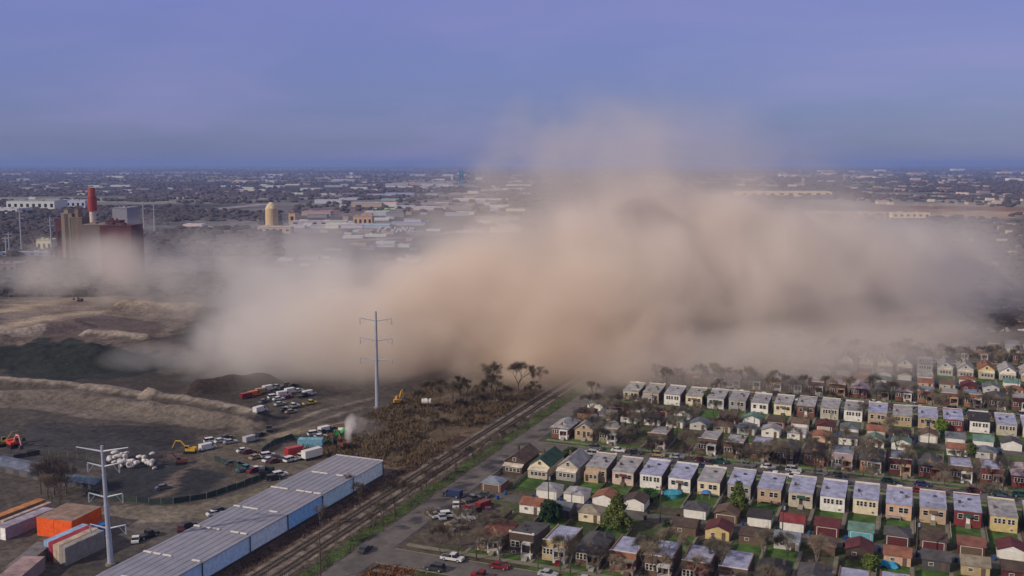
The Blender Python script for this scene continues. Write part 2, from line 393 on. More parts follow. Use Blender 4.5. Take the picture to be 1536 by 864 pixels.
def flat_house(variant):
    r = empty('flat_roof_house', cat='house')
    hf, hr = 5.3, 4.15
    # walls: a raised front parapet and sides that step down to the rear
    prof = [(0, 0), (L, 0), (L, hr), (L*.66, hr+.25), (L*.33, hr+.6), (.35, hf-.25), (.35, hf), (0, hf)]
    w_ = MB(); w_.prism([(a, b) for a, b in prof], -W2, W2, axis='x')
    # extruded along x: profile is (y,z)
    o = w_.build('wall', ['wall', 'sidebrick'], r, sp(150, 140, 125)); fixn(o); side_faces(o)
    rf = MB()
    ys = [.38, L*.33, L*.66, L+.12]; zs = [hf-.235, hr+.63, hr+.28, hr+.04]
    for i in range(3):
        rf.quad([(-W2-.12, ys[i], zs[i]), (W2+.12, ys[i], zs[i]), (W2+.12, ys[i+1], zs[i+1]), (-W2-.12, ys[i+1], zs[i+1])])
        rf.quad([(W2+.12, ys[i], zs[i]-.2), (W2+.12, ys[i+1], zs[i+1]-.2), (W2+.12, ys[i+1], zs[i+1]), (W2+.12, ys[i], zs[i])])
        rf.quad([(-W2-.12, ys[i], zs[i]-.2), (-W2-.12, ys[i], zs[i]), (-W2-.12, ys[i+1], zs[i+1]), (-W2-.12, ys[i+1], zs[i+1]-.2)])
    rf.box(-W2-.12, W2+.12, L+.02, L+.14, hr-.14, hr+.03)
    ro = rf.build('roof', 'roof', r, sp(135, 135, 150))
    m = MB(); a0, a1 = (-2.6, .2) if variant % 2 else (-.8, 2.7); ya, yb = ys[1]+.25, ys[2]-.25; za = zs[1]+(zs[2]-zs[1])*.07; zb = zs[2]-(zs[2]-zs[1])*.07
    m.quad([(a0, ya, za+.03), (a1, ya, za+.03), (a1, yb, zb+.03), (a0, yb, zb+.03)]); m.build('roof_patch', 'roof', ro, sp(120, 118, 126))
    m = MB(); ya, yb = ys[2]+.5, ys[3]-.2; za = zs[2]+(zs[3]-zs[2])*.14; zb = zs[3]-(zs[3]-zs[2])*.05
    m.quad([(-2.9, ya, za+.03), (1.9, ya, za+.03), (1.9, yb, zb+.03), (-2.9, yb, zb+.03)]); m.build('roof_patch', 'roof', ro, sp(120, 118, 126))
    m = MB()
    hump = .35 if variant % 2 == 0 else .0
    if variant % 3 != 2:
        m.prism([(-W2-.05, hf+.003), (W2+.05, hf+.003), (W2+.05, hf+.12), (.9, hf+.12), (.6, hf+.12+hump), (-.6, hf+.12+hump), (-.9, hf+.12), (-W2-.05, hf+.12)], -.06, .42)
    else:
        m.box(-W2-.05, W2+.05, -.06, .42, hf+.003, hf+.14); m.box(-W2-.05, -W2+.5, -.06, .42, hf+.14, hf+.4); m.box(W2-.5, W2+.05, -.06, .42, hf+.14, hf+.4)
    fixn(m.build('coping', 'trim', r))
    cx = 1.9 if variant % 2 else -1.7
    m = MB(); m.box(cx-.3, cx+.3, L*.55, L*.55+.6, hr+.3, hr+.95); m.box(cx-.36, cx+.36, L*.55-.06, L*.55+.66, hr+.953, hr+1.03); m.build('chimney', 'wall', ro, sp(96, 70, 60))
    m = MB()
    m.box(-.5-.4, -.5+.4, L*.3, L*.3+.8, hr+.6, hr+.98); m.build('roof_hatch', 'darkmetal', ro)
    m = MB(); m.tube((1.2, L*.8, hr+.1), (1.2, L*.8, hr+.7), .09, .09, 6); m.build('vent_pipe', 'darkmetal', ro)
    # front
    win(r, -2.6, -1.7, 2.0, 3.3, 0); win(r, -1.45, -.55, 2.0, 3.3, 0); win(r, -2.4, -1.5, .35, .9, 0)
    doorp(r, 1.7, 0, -1, .9)
    pc = MB(); pc.box(.5, 2.95, -1.7, -1.45, 3.35, 3.6); pc.box(.5, 2.95, -1.45, -.02, 3.45, 3.6)
    for x in (.62, 2.83): pc.box(x-.12, x+.12, -1.68, -1.47, .9, 3.35)
    pc.box(.45, 3.0, -1.7, -.02, 0, .9)
    pc.build('porch', 'trim', r)
    steps(r, 1.7, -1.7, -1)
    # rear
    if variant == 0:
        win(r, -2.3, -1.3, 1.9, 3.2, L, 1); win(r, -1.05, -.05, 1.9, 3.2, L, 1); win(r, 1.3, 2.3, 1.9, 3.2, L, 1)
        doorp(r, 2.75-.1, L, 1, .9) if False else None
        m = MB(); m.box(-.6, 2.9, L+.02, L+1.5, .82, .95)
        for x in (-.5, 2.8): m.box(x-.06, x+.06, L+1.4, L+1.5, 0, 1.8)
        m.box(-.5, 2.8, L+1.42, L+1.48, 1.75, 1.82); m.build('rear_porch', 'paint', r, sp(130, 118, 104))
    elif variant == 1:
        for x in (-2.45, -1.55, -.3, .7, 1.6): win(r, x, x+.62, 2.2, 3.4, L, 1)
        win(r, -2.2, -1.6, .5, .95, L, 1)
    elif variant == 2:   # closed rear porch under its own lean-to
        m = MB(); m.prism([(L+.02, 0), (L+2.0, 0), (L+2.0, 2.75), (L+.02, 3.25)], -1.2, W2-.1, axis='x'); fixn(m.build('rear_porch', 'wall', r, sp(165, 150, 130)))
        win(r, -.8, .1, 1.35, 2.35, L+2.0, 1); win(r, .5, 1.4, 1.35, 2.35, L+2.0, 1); win(r, -2.6, -1.7, 1.9, 3.1, L, 1); doorp(r, 2.2, L+2.0, 1, .35, 1.9)
    else:
        win(r, -2.5, -1.5, 2.0, 3.2, L, 1); win(r, 1.2, 2.3, 2.0, 3.2, L, 1); doorp(r, -.1, L, 1, .9); steps(r, -.1, L, 1)
        m = MB(); m.prism([(L+.02, 3.25), (L+1.1, 2.85), (L+1.1, 2.93), (L+.02, 3.35)], -1.1, .9, axis='x'); fixn(m.build('awning', 'paint', r, sp(120, 60, 55)))
    return r
def gable_house(variant):
    r = empty('gabled_house', cat='house'); hw, hr = 3.6, 5.8; LL = 12.5
    m = MB(); m.prism([(-W2, 0), (W2, 0), (W2, hw), (0, hr), (-W2, hw)], 0, LL); fixn(m.build('wall', 'wall', r, sp(170, 160, 140)))
    m = MB(); e = .35; s_ = (hr-hw)/W2
    for sg in (1, -1):
        a = [(0, hr+.03), (sg*(W2+e), hw-e*s_+.03), (sg*(W2+e), hw-e*s_+.18), (0, hr+.2)]
        m.prism(a, -.35, LL+.35)
    ro = fixn(m.build('roof', 'roof', r, sp(120, 120, 130)))
    m = MB(); m.box(1.2, 1.8, LL*.4, LL*.4+.6, 4.3, 6.5); m.build('chimney', 'wall', ro, sp(110, 76, 62))
    for y, sd in ((0, -1), (LL, 1)):
        win(r, -2.3, -1.3, 1.6, 2.9, y, sd); win(r, 1.2, 2.2, 1.6, 2.9, y, sd); win(r, -.45, .45, 3.9, 4.8, y, sd)
    m = MB(); m.prism([(-W2+.1, 0), (W2-.1, 0), (W2-.1, 2.5), (-W2+.1, 2.5)], LL+.02, LL+1.7); fixn(m.build('rear_porch', 'wall', r, sp(170, 155, 130)))
    m = MB(); m.prism([(LL+.02, 3.05), (LL+2.0, 2.53), (LL+2.0, 2.66), (LL+.02, 3.2)], -W2+.02, W2-.02, axis='x'); fixn(m.build('porch_roof', 'roof', r, sp(200, 190, 175)))
    for x in (-2.4, -1.2, 0, 1.2): win(r, x, x+.9, 1.1, 2.1, LL+1.7, 1)
    doorp(r, .2, 0, -1, .9); steps(r, .2, 0, -1)
    return r
def bungalow(variant):
    """brick front-room bungalow: low roof, projecting porch with pale lintel"""
    r = empty('brick_bungalow', cat='house'); hw = 3.7 if variant else 4.3; B = 10.8
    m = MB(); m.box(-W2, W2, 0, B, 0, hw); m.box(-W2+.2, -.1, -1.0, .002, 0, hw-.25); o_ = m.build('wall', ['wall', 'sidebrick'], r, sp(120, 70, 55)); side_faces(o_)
    if variant == 1:     # hipped roof
        m = MB(); e = .4; z0 = hw+.003; h = 1.7
        p = [(-W2-e, -e-.9, z0), (W2+e, -e-.9, z0), (W2+e, B+e, z0), (-W2-e, B+e, z0), (0, 2.4, z0+h), (0, B-2.8, z0+h)]
        m.v = p; m.f = [(0, 1, 4), (1, 2, 5, 4), (2, 3, 5), (3, 0, 4, 5), (3, 2, 1, 0)]; m.m = [0]*5
        ro = m.build('roof', 'roof', r, sp(95, 88, 86))
        m = MB(); m.prism([(-1.1, z0+.5), (1.1, z0+.5), (.0, z0+1.5)], 0.1, 1.7); fixn(m.build('dormer', 'wall', ro, sp(130, 110, 95)))
    else:
        m = MB(); m.box(-W2+.22, W2-.22, .25, B-.2, hw+.003, hw+.06); ro = m.build('roof', 'roof', r, sp(120, 120, 132))
        m = MB(); m.box(-W2-.03, W2+.03, -.05, .24, hw+.003, hw+.42); m.box(-W2-.03, -W2+.2, .243, B+.03, hw+.003, hw+.3); m.box(W2-.2, W2+.03, .243, B+.03, hw+.003, hw+.3); m.build('parapet', 'wall', r, sp(110, 66, 52))
        m = MB(); m.box(-W2-.06, W2+.06, -.09, .27, hw+.423, hw+.52); m.build('coping', 'trim', r)
    m = MB(); m.box(1.6, 2.2, B*.6, B*.6+.6, hw+.1, hw+(1.9 if variant else 1.3)); m.build('chimney', 'wall', ro, sp(92, 60, 50))
    for x in (-2.6, -1.75, -.9): win(r, x, x+.6, 1.7, 3.0, -1.0)
    doorp(r, 1.5, 0, -1, .9)
    m = MB(); m.box(.05, 3.0, -1.9, -.02, 0, .95); m.box(.05, 3.0, -2.0, -.02, 2.95, 3.25)
    for x in (.2, 2.85): m.box(x-.16, x+.16, -1.88, -1.6, .95, 2.95)
    m.build('porch', 'wall', r, sp(170, 160, 148))
    steps(r, 1.5, -1.9, -1)
    win(r, -2.2, -1.3, 1.7, 2.9, B, 1); win(r, .9, 1.8, 1.7, 2.9, B, 1); doorp(r, 2.5, B, 1)
    return r
def garage(variant):
    r = empty('garage', cat='garage'); w_ = 2.95; d = 6.2; h = 2.35
    m = MB()
    if variant == 0: m.prism([(-w_, 0), (w_, 0), (w_, h), (0, h+1.15), (-w_, h)], 0, d)
    else: m.box(-w_, w_, 0, d, 0, h)
    fixn(m.build('wall', 'wall', r, sp(205, 200, 190)))
    m = MB(); e = .3
    if variant == 0:
        s_ = 1.15/w_
        for sg in (1, -1): m.prism([(0, h+1.17), (sg*(w_+e), h-e*s_+.02), (sg*(w_+e), h-e*s_+.16), (0, h+1.33)], -e, d+e)
        fixn(m.build('roof', 'roof', r, sp(105, 100, 100)))
    elif variant == 1:
        z0 = h+.003; m.v = [(-w_-e, -e, z0), (w_+e, -e, z0), (w_+e, d+e, z0), (-w_-e, d+e, z0), (0, 2.4, z0+1.25), (0, d-2.4, z0+1.25)]
        m.f = [(0, 1, 4), (1, 2, 5, 4), (2, 3, 5), (3, 0, 4, 5), (3, 2, 1, 0)]; m.m = [0]*5; m.build('roof', 'roof', r, sp(105, 100, 100))
    elif variant == 2:    # ridge across the lot
        m.prism([(-e, h+.003), (d+e, h+.003), (d/2, h+1.35)], -w_-.25, w_+.25, axis='x'); fixn(m.build('roof', 'roof', r, sp(105, 100, 100)))
    # alley side (y=0): sectional door in a white surround; garden side: a service door and window
    m = MB(); m.box(-2.45, 2.45, -.04, .02, .02, 2.15, 0); m.build('door_surround', 'trim', r)
    m = MB()
    for k in range(4): m.box(-2.3, 2.3, -.075, -.045, .05+k*.5, .05+k*.5+.48)
    m.build('garage_door', 'paint', r, sp(205, 200, 192))
    win(r, .6, 1.5, 1.1, 1.7, d, 1); doorp(r, -1.6, d, 1, .05)
    return r
FH = [flat_house(i) for i in range(4)]; GH = gable_house(0); BG = [bungalow(0), bungalow(1)]; GA = [garage(i) for i in range(3)]
PROTOS = FH+[GH]+BG+GA
ORD = ['first', 'second', 'third', 'fourth', 'fifth', 'sixth', 'seventh', 'eighth', 'ninth', 'tenth', 'eleventh', 'twelfth', 'thirteenth', 'fourteenth', 'fifteenth', 'sixteenth', 'seventeenth', 'eighteenth', 'nineteenth', 'twentieth', 'twenty-first', 'twenty-second', 'twenty-third', 'twenty-fourth', 'twenty-fifth', 'twenty-sixth', 'twenty-seventh', 'twenty-eighth', 'twenty-ninth', 'thirtieth', 'thirty-first', 'thirty-second', 'thirty-third', 'thirty-fourth', 'thirty-fifth', 'thirty-sixth', 'thirty-seventh', 'thirty-eighth', 'thirty-ninth', 'fortieth', 'forty-first', 'forty-second', 'forty-third', 'forty-fourth', 'forty-fifth', 'forty-sixth', 'forty-seventh', 'forty-eighth', 'forty-ninth', 'fiftieth']
COLN = {
 'white': (206, 203, 196), 'cream': (205, 190, 155), 'tan': (172, 142, 108), 'beige': (170, 160, 140), 'grey': (140, 138, 134), 'pale grey': (172, 170, 168),
 'red': (128, 38, 40), 'brick red': (122, 66, 54), 'brown': (98, 76, 62), 'dark brown': (74, 58, 50), 'peach': (196, 150, 118), 'yellow': (196, 168, 98), 'orange brick': (150, 92, 66),
 'yellow brick': (170, 146, 98), 'pinkish cream': (190, 166, 150), 'maroon': (92, 36, 40), 'rust': (140, 80, 56), 'turquoise': (70, 160, 180), 'slate': (92, 98, 108), 'dark grey': (72, 70, 72),
 'lavender grey': (140, 143, 174), 'silver': (138, 136, 140), 'blue grey': (110, 120, 136), 'green': (40, 74, 60), 'black': (48, 46, 48), 'mauve': (150, 130, 140), 'stone': (128, 118, 100), 'sea green': (84, 120, 108)}
def cn(x):
    c = COLN[x]; g = sum(c)/3; k = .78 if max(c)-min(c) < 60 else .70
    return sp(*[(g+(v-g)*k)*1.04 for v in c])
ROWN = {0: 'nearest row', 1: 'second row', 2: 'third row', 3: 'fourth row', 4: 'fifth row', 5: 'sixth row', 6: 'seventh row', 7: 'eighth row', 8: 'ninth row', 9: 'tenth row', 10: 'eleventh row', 11: 'twelfth row', 12: 'thirteenth row'}
HOUSES = []
def place_house(row, j, kind, wall, roof, extra='', cols=None, nth=None, win_=None):
    k = row//2; f = F0+k*PITCHV; u = uk(j)+random.uniform(-.12, .12)
    if row % 2 == 0: loc = (u, f+random.uniform(-.5, .5), 0); rz = 0
    else: loc = (u, f+59.5+L+random.uniform(-.4, .4), 0); rz = math.pi
    c = {'wall': cn(wall), 'roof': cn(roof), 'parapet': cn(wall), 'rear_porch': cn(random.choice(['beige', 'tan', wall, 'grey'])), 'door': cn(random.choice(['brown', 'maroon', 'white', 'dark brown'])),
         'stairs': cn(random.choice(['grey', 'stone', 'brown'])), 'chimney': cn(random.choice(['dark brown', 'brown', 'dark grey'])), 'awning': cn(random.choice(['brown', 'maroon', 'green']))}
    if kind == 'b0' or kind == 'b1': c['porch'] = cn(random.choice(['stone', 'pale grey', 'white', 'tan', wall]))
    if cols: c.update(cols)
    kf = random.uniform(.74, 1.15); c['roof_patch'] = tuple(v*kf for v in cn(roof))
    sk = tuple(n_ for n_ in ('roof_hatch', 'vent_pipe', 'chimney', 'roof_patch') if nth > 1 and random.random() < .38)
    pr = {'f0': FH[0], 'f1': FH[1], 'f2': FH[2], 'f3': FH[3], 'g': GH, 'b0': BG[0], 'b1': BG[1]}[kind]
    ty = {'f': 'flat-roofed house', 'g': 'gabled house', 'b': 'bungalow'}[kind[0]]
    face = 'seen from its front' if row % 2 == 0 else 'seen from its rear'
    s_ = 1+random.uniform(-.04, .04)
    lab = f"{wall} {ty} with {roof} roof, {ORD[nth]} from the left in the {ROWN[row]}"
    o = put(pr, loc, rz, lab, 'houses in the '+ROWN[row], c, (1, 1+random.uniform(-.03, .06), s_), skip=sk)
    HOUSES.append((row, u, wall)); return o
R1 = [('g', 'cream', 'green'), ('g', 'beige', 'silver'), ('f2', 'tan', 'silver'), ('f3', 'pinkish cream', 'silver'), ('f1', 'white', 'lavender grey'), ('f3', 'white', 'lavender grey'), ('f0', 'cream', 'silver'),
      ('f3', 'grey', 'lavender grey'), ('f0', 'tan', 'lavender grey'), ('f3', 'beige', 'lavender grey'), ('f1', 'white', 'lavender grey'), ('f1', 'cream', 'lavender grey'), ('f0', 'peach', 'lavender grey'), ('f3', 'tan', 'lavender grey'), ('f3', 'red', 'lavender grey'), ('f1', 'yellow', 'silver'), ('f0', 'peach', 'lavender grey'), ('f3', 'brick red', 'silver')]
nth = 0
place_house(1, -1, 'g', 'dark brown', 'brown', '', None, 0)
for i, q in enumerate(R1): place_house(1, i, *q, nth=i+1)
R0L = [(1, 'b1', 'tan', 'rust'), (2, 'f2', 'dark brown', 'dark grey'), (3, 'b0', 'yellow brick', 'lavender grey'), (4, 'b1', 'brown', 'dark grey'), (5, 'b0', 'orange brick', 'lavender grey'), (6, 'b0', 'brown', 'lavender grey'), (7, 'b0', 'brick red', 'lavender grey'),
       (8, 'b0', 'brown', 'lavender grey'), (9, 'b1', 'dark brown', 'black'), (10, 'b1', 'brown', 'dark grey'), (11, 'b0', 'rust', 'lavender grey'), (12, 'b0', 'brick red', 'lavender grey'), (13, 'b1', 'brown', 'dark grey'), (14, 'b1', 'brick red', 'dark brown'), (15, 'b0', 'tan', 'silver')]
for i, (j, kd, a, b_) in enumerate(R0L): 
    o = place_house(0, j, kd, a, b_, nth=i)
    if j == 3: 
        for c_ in o.children:
            if c_.name.startswith('stairs'): c_.color = (*sp(120, 34, 34), 1); c_['label'] = 'red painted front stairs'
R2L = [(-1, 'b1', 'brick red', 'silver'), (0, 'g', 'tan', 'grey'), (1, 'b0', 'stone', 'grey'), (3, 'b0', 'brick red', 'silver'), (5, 'b0', 'brown', 'silver'), (6, 'b0', 'brown', 'silver'), (7, 'b0', 'brick red', 'lavender grey'), (8, 'b1', 'dark brown', 'dark grey'),
       (9, 'b1', 'rust', 'dark brown'), (10, 'b0', 'mauve', 'blue grey'), (11, 'b1', 'orange brick', 'dark grey'), (12, 'b0', 'maroon', 'blue grey'), (13, 'b1', 'brick red', 'dark grey'), (14, 'b0', 'brown', 'lavender grey'), (15, 'b0', 'red', 'lavender grey'), (16, 'b1', 'red', 'mauve'), (17, 'b0', 'rust', 'silver'), (18, 'b1', 'brown', 'dark grey')]
for i, (j, kd, a, b_) in enumerate(R2L): place_house(2, j, kd, a, b_, nth=i)
R3L = [(0, 'f0', 'beige', 'grey'), (1, 'f2', 'tan', 'grey'), (2, 'f1', 'white', 'silver'), (3, 'f3', 'cream', 'grey'), (4, 'f3', 'pale grey', 'silver'), (5, 'f0', 'grey', 'silver'), (6, 'f0', 'white', 'silver'), (7, 'f3', 'cream', 'silver'), (8, 'f3', 'brick red', 'silver'), (9, 'f1', 'beige', 'silver'), (10, 'f1', 'white', 'silver'),
       (11, 'f0', 'tan', 'lavender grey'), (12, 'f1', 'yellow brick', 'silver'), (13, 'f3', 'tan', 'lavender grey'), (14, 'f1', 'red', 'lavender grey'), (15, 'f1', 'white', 'black'), (16, 'f1', 'beige', 'lavender grey'), (17, 'f0', 'cream', 'lavender grey'), (18, 'f2', 'tan', 'silver'), (19, 'f3', 'white', 'silver')]
for i, (j, kd, a, b_) in enumerate(R3L): place_house(3, j, kd, a, b_, nth=i)
rnd = random.Random(5)
def umax(v):      # right edge of the frame at this depth
    return G(1560, 245+CAMH*FPX/max(v, 50)/1.0*.93)[0]
def right_u(v, x=1536):
    # u where the line v crosses image column x
    lo, hi = -300, 900
    for _ in range(40):
        mid = (lo+hi)/2; X = mid*cY+v*sY; D = -mid*sY+v*cY
        zc = D*cP+CAMH*sP; px = 768+FPX*X/zc
        if px < x: lo = mid
        else: hi = mid
    return lo
for row in range(4, 13):
    k = row//2; v = F0+k*PITCHV+(0 if row % 2 == 0 else 70)
    u0 = right_u(v, {4: 930, 5: 1020, 6: 1150, 7: 1240, 8: 1300, 9: 1360}.get(row, 1400)); u1 = right_u(v, 1560); nth = 0
    for j in range(-1, 60):
        if u0 < uk(j) < u1:
            if row % 2 == 0: kd, a, b_ = rnd.choice([('b0', 'brick red', 'silver'), ('b1', 'brown', 'dark grey'), ('b0', 'rust', 'mauve'), ('b1', 'brick red', 'mauve'), ('b0', 'orange brick', 'blue grey')])
            else: kd, a, b_ = rnd.choice([('f0', 'white', 'silver'), ('f1', 'beige', 'grey'), ('g', 'cream', 'grey'), ('g', 'white', 'dark grey'), ('f3', 'tan', 'silver'), ('g', 'pale grey', 'silver')])
            if row == 5: kd = rnd.choice(['g', 'g', 'f1']); a = rnd.choice(['white', 'cream', 'pale grey', 'beige'])
            if row == 5 and abs(uk(j)-G(1493, 567)[0]) < 4.5: kd, a, b_ = 'g', 'yellow', 'rust'
            if nth < 50: place_house(row, j, kd, a, b_, nth=nth)
            nth += 1
# garages
GN = {}
def place_garage(row, j, kind, wall, roof, door='white', nth=0, du=0):
    k = row//2; f = F0+k*PITCHV; u = uk(j)+du+random.uniform(-.2, .2)
    if row % 2 == 0: loc = (u, f+33.0, 0); rz = math.pi     # alley lies beyond it
    else: loc = (u, f+39.7, 0); rz = 0
    nth = GN.get(row, 0); GN[row] = nth+1
    lab = f"{wall} garage with {roof} roof and {door} door, {ORD[nth]} garage from the left behind the {ROWN[row]} of houses"
    if len(lab.split()) > 16: lab = f"{wall} garage with {roof} roof, {ORD[nth]} from left behind the {ROWN[row]} of houses"
    return put(GA[kind], loc, rz, lab, 'garages of the '+ROWN[row], {'wall': cn(wall), 'roof': cn(roof), 'garage_door': cn(door), 'door': cn('brown')}, (1, 1, 1+random.uniform(-.05, .06)))
for j, kd, a, b_, d_ in [(-1, 1, 'rust', 'blue grey', 'brown'), (1, 1, 'white', 'silver', 'white'), (2, 1, 'white', 'silver', 'white'), (3, 0, 'white', 'rust', 'white'), (4, 0, 'white', 'dark brown', 'white'), (6, 1, 'white', 'dark grey', 'white'), (7, 0, 'brown', 'brown', 'brown'), (8, 2, 'white', 'black', 'white'),
                     (9, 2, 'white', 'red', 'white'), (10, 2, 'maroon', 'maroon', 'maroon'), (11, 2, 'turquoise', 'sea green', 'turquoise'), (12, 1, 'black', 'dark grey', 'maroon'), (13, 2, 'brown', 'dark brown', 'maroon'), (14, 2, 'maroon', 'brick red', 'brown'), (15, 0, 'white', 'maroon', 'white'), (16, 2, 'white', 'slate', 'white'), (17, 0, 'beige', 'brown', 'white')]:
    place_garage(1, j, kd, a, b_, d_)
for j, kd, a, b_ in [(1, 2, 'white', 'rust'), (2, 2, 'dark grey', 'slate'), (3, 1, 'cream', 'stone'), (6, 2, 'brown', 'dark brown'), (7, 0, 'yellow', 'maroon'), (8, 1, 'brown', 'dark brown'), (9, 2, 'pale grey', 'blue grey'), (10, 1, 'brown', 'brown'), (11, 0, 'dark brown', 'maroon'), (12, 2, 'peach', 'rust'), (13, 2, 'dark grey', 'dark grey'), (14, 2, 'yellow brick', 'stone'), (15, 2, 'maroon', 'dark brown'), (16, 1, 'brown', 'dark grey')]:
    place_garage(0, j, kd, a, b_)
rg = random.Random(17)
for row in range(2, 8):
    k = row//2; v = F0+k*PITCHV+36
    u0 = right_u(v, {2: 800, 3: 870, 4: 1000, 5: 1100, 6: 1250, 7: 1350}[row]); u1 = right_u(v, 1560)
    for j in range(-1, 50):
        if u0 < uk(j) < u1 and rg.random() < .9:
            a, b_, d_ = rg.choice([('white', 'rust', 'white'), ('white', 'silver', 'white'), ('cream', 'dark grey', 'brown'), ('beige', 'brown', 'white'), ('rust', 'dark brown', 'maroon'), ('white', 'sea green', 'white'), ('white', 'dark grey', 'white'), ('maroon', 'maroon', 'beige'), ('pale grey', 'slate', 'white'), ('peach', 'rust', 'beige'), ('brown', 'brick red', 'beige')])
            place_garage(row, j, rg.choice([0, 1, 2, 2]), a, b_, d_)
for p_ in PROTOS:
    if '_placed' not in p_:
        print('unused proto', p_.name)
    else: del p_['_placed']

# yard fences on the lot lines of the near blocks
fm = M('fence_wood', None, .9, .25, 1)
def fence_proto(n_, nm, ht):
    r = empty(nm, cat='fence'); m = MB(); m.box(-.03, .03, 0, n_, .1, ht); m.build('panel', fm, r, sp(90, 80, 68))
    m = MB(); y = 0
    while y <= n_: m.box(-.07, .07, y-.06, y+.06, 0, ht+.12); y += 2.4
    m.build('posts', fm, r, sp(80, 70, 60)); return r
FP = fence_proto(12.6, 'yard_fence', 1.3); fr = random.Random(3)
for row, ks in ((1, range(-1, 17)), (0, range(1, 15)), (3, range(1, 18)), (2, range(0, 17))):
    for q, j in enumerate(ks):
        if row in (2, 3) and j % 2: continue
        f = F0+(row//2)*PITCHV; c_ = fr.choice([('weathered brown', (92, 80, 66)), ('pale', (150, 145, 135)), ('dark green', (50, 62, 52)), ('grey', (105, 102, 98))])
        put(FP, (uk(j)-4.16, f+(46.1 if row % 2 else 12.2), 0), 0, f"{c_[0]} yard fence, {ORD[q]} from the left behind the {ROWN[row]} of houses", 'yard fences behind the '+ROWN[row], {'panel': sp(*c_[1]), 'posts': sp(*c_[1])})

# ---------------------------------------------------------------- trees
def bare_tree(seed, h=9, spread=1.0, twn=900):
    rr = random.Random(seed); r = empty('bare_tree', cat='tree')
    tr = MB(); cw = MB(); tips = []
    def grow(p, d, ln, rad, lvl, tgt):
        q = p+d*ln; tgt.tube(p, q, rad, rad*.68, 5 if lvl < 2 else 3, cap=False)
        if lvl >= 4: tips.append((q, d)); return
        for _ in range(rr.choice([2, 3, 3]) if lvl else rr.choice([3, 4, 5])):
            a = rr.uniform(.35, .85)*spread; az = rr.uniform(0, 6.28)
            o = d.orthogonal().normalized(); o = Matrix.Rotation(az, 3, d) @ o
            nd = (d*math.cos(a)+o*math.sin(a)+Vector((0, 0, .12))).normalized()
            grow(q, nd, ln*rr.uniform(.62, .85), rad*.6, lvl+1, cw)
    grow(Vector((0, 0, 0)), Vector((rr.uniform(-.05, .05), rr.uniform(-.05, .05), 1)).normalized(), h*.28, h*.02, 0, tr)
    for _ in range(twn):
        q, d = rr.choice(tips); dd = (d+Vector((rr.gauss(0, .7), rr.gauss(0, .7), rr.gauss(.1, .6)))).normalized()
        s_ = q+Vector((rr.gauss(0, .25), rr.gauss(0, .25), rr.gauss(0, .25)))*h/9; e_ = s_+dd*rr.uniform(.5, 1.3)*h/9; o = dd.orthogonal().normalized()*.032
        cw.quad([s_-o, s_+o, e_])
    tr.build('trunk', 'bark', r); cw.build('crown', 'twig', r, sp(96, 82, 70)); return r
BT = [bare_tree(s_, 9, sp_, tw) for s_, sp_, tw in ((1, 1.0, 1500), (2, 1.15, 1600), (3, .8, 1300), (4, 1.0, 1800))]
TREES = []
def put_tree(u, v, hgt, tone, lab, grp, pi=None):
    p_ = BT[pi if pi is not None else random.randrange(4)]; s_ = hgt/9
    o = put(p_, (u, v, gz(u, v)), random.uniform(0, 6.28), lab, grp, {'crown': sp(*tone)}, (s_*random.uniform(.85, 1.15), s_*random.uniform(.85, 1.15), s_)); return o
tr_ = random.Random(23)
tones = [(116, 106, 92), (100, 92, 80), (122, 110, 94), (92, 86, 76)]
def near_house(row, u):
    c_ = [(abs(a[1]-u), a[2]) for a in HOUSES if a[0] == row]; return min(c_)[1] if c_ else 'brown'
for row in range(0, 13):
    f = F0+(row//2)*PITCHV; v = f-6.6 if row % 2 == 0 else f+PITCHV-18.9
    u0 = right_u(v, {0: 560, 1: 700, 2: 850, 3: 930, 4: 930, 5: 1050}.get(row, 1330)); u1 = right_u(v, 1556); u0 = max(u0, -108); n_ = 0; u = u0
    while u < u1:
        u += tr_.uniform(5, 12) if row in (0, 2, 4, 5, 6, 7) else tr_.uniform(10, 22)
        if n_ >= 45: break
        put_tree(u, v+tr_.uniform(-.4, .4), tr_.uniform(7, 11) if row < 4 else tr_.uniform(8, 12), tr_.choice(tones), f"bare kerb tree, {ORD[n_]} from the left before the {ROWN[row]} of houses", 'bare street trees of the '+ROWN[row]); n_ += 1
# big bare yard trees in the third and fourth rows and scattered in yards
yt = [(905, 640, 12), (930, 655, 11), (945, 640, 12), (960, 660, 12), (1015, 660, 11), (1030, 655, 12), (1045, 640, 10), (925, 620, 10), (1000, 640, 9), (1130, 700, 9), (1335, 668, 12), (1345, 690, 12), (1305, 690, 10), (1265, 678, 10), (1185, 672, 9), (1440, 705, 9), (1155, 690, 9), (975, 640, 11),
      (885, 625, 12), (895, 655, 10), (915, 660, 12), (940, 675, 11), (965, 640, 12), (985, 660, 10), (950, 625, 11), (1010, 640, 10), (1025, 635, 9), (870, 640, 9), (890, 600, 9), (1085, 655, 10), (1120, 670, 9), (1215, 695, 10), (1240, 690, 11), (1320, 700, 12), (1355, 705, 11), (1390, 700, 10), (1170, 700, 10), (1070, 625, 8), (1100, 640, 8),
      (735, 810, 10), (700, 800, 9), (840, 855, 10), (1000, 850, 11), (1080, 862, 11), (1145, 850, 11), (1180, 846, 10), (1225, 862, 11), (965, 862, 11), (895, 862, 9), (1290, 630, 9), (1350, 600, 10), (1245, 612, 9), (645, 800, 8), (660, 830, 9)]
for i, (x, y, h_) in enumerate(yt):
    u, v = G(x, y); put_tree(u, v, h_*.9, tones[i % 4], f"large bare brown yard tree, {ORD[i % 50]}{' one' if i >= 50 else ''} of the scatter, near a {near_house(2 if y < 720 else 0, u)} house", 'bare yard trees')
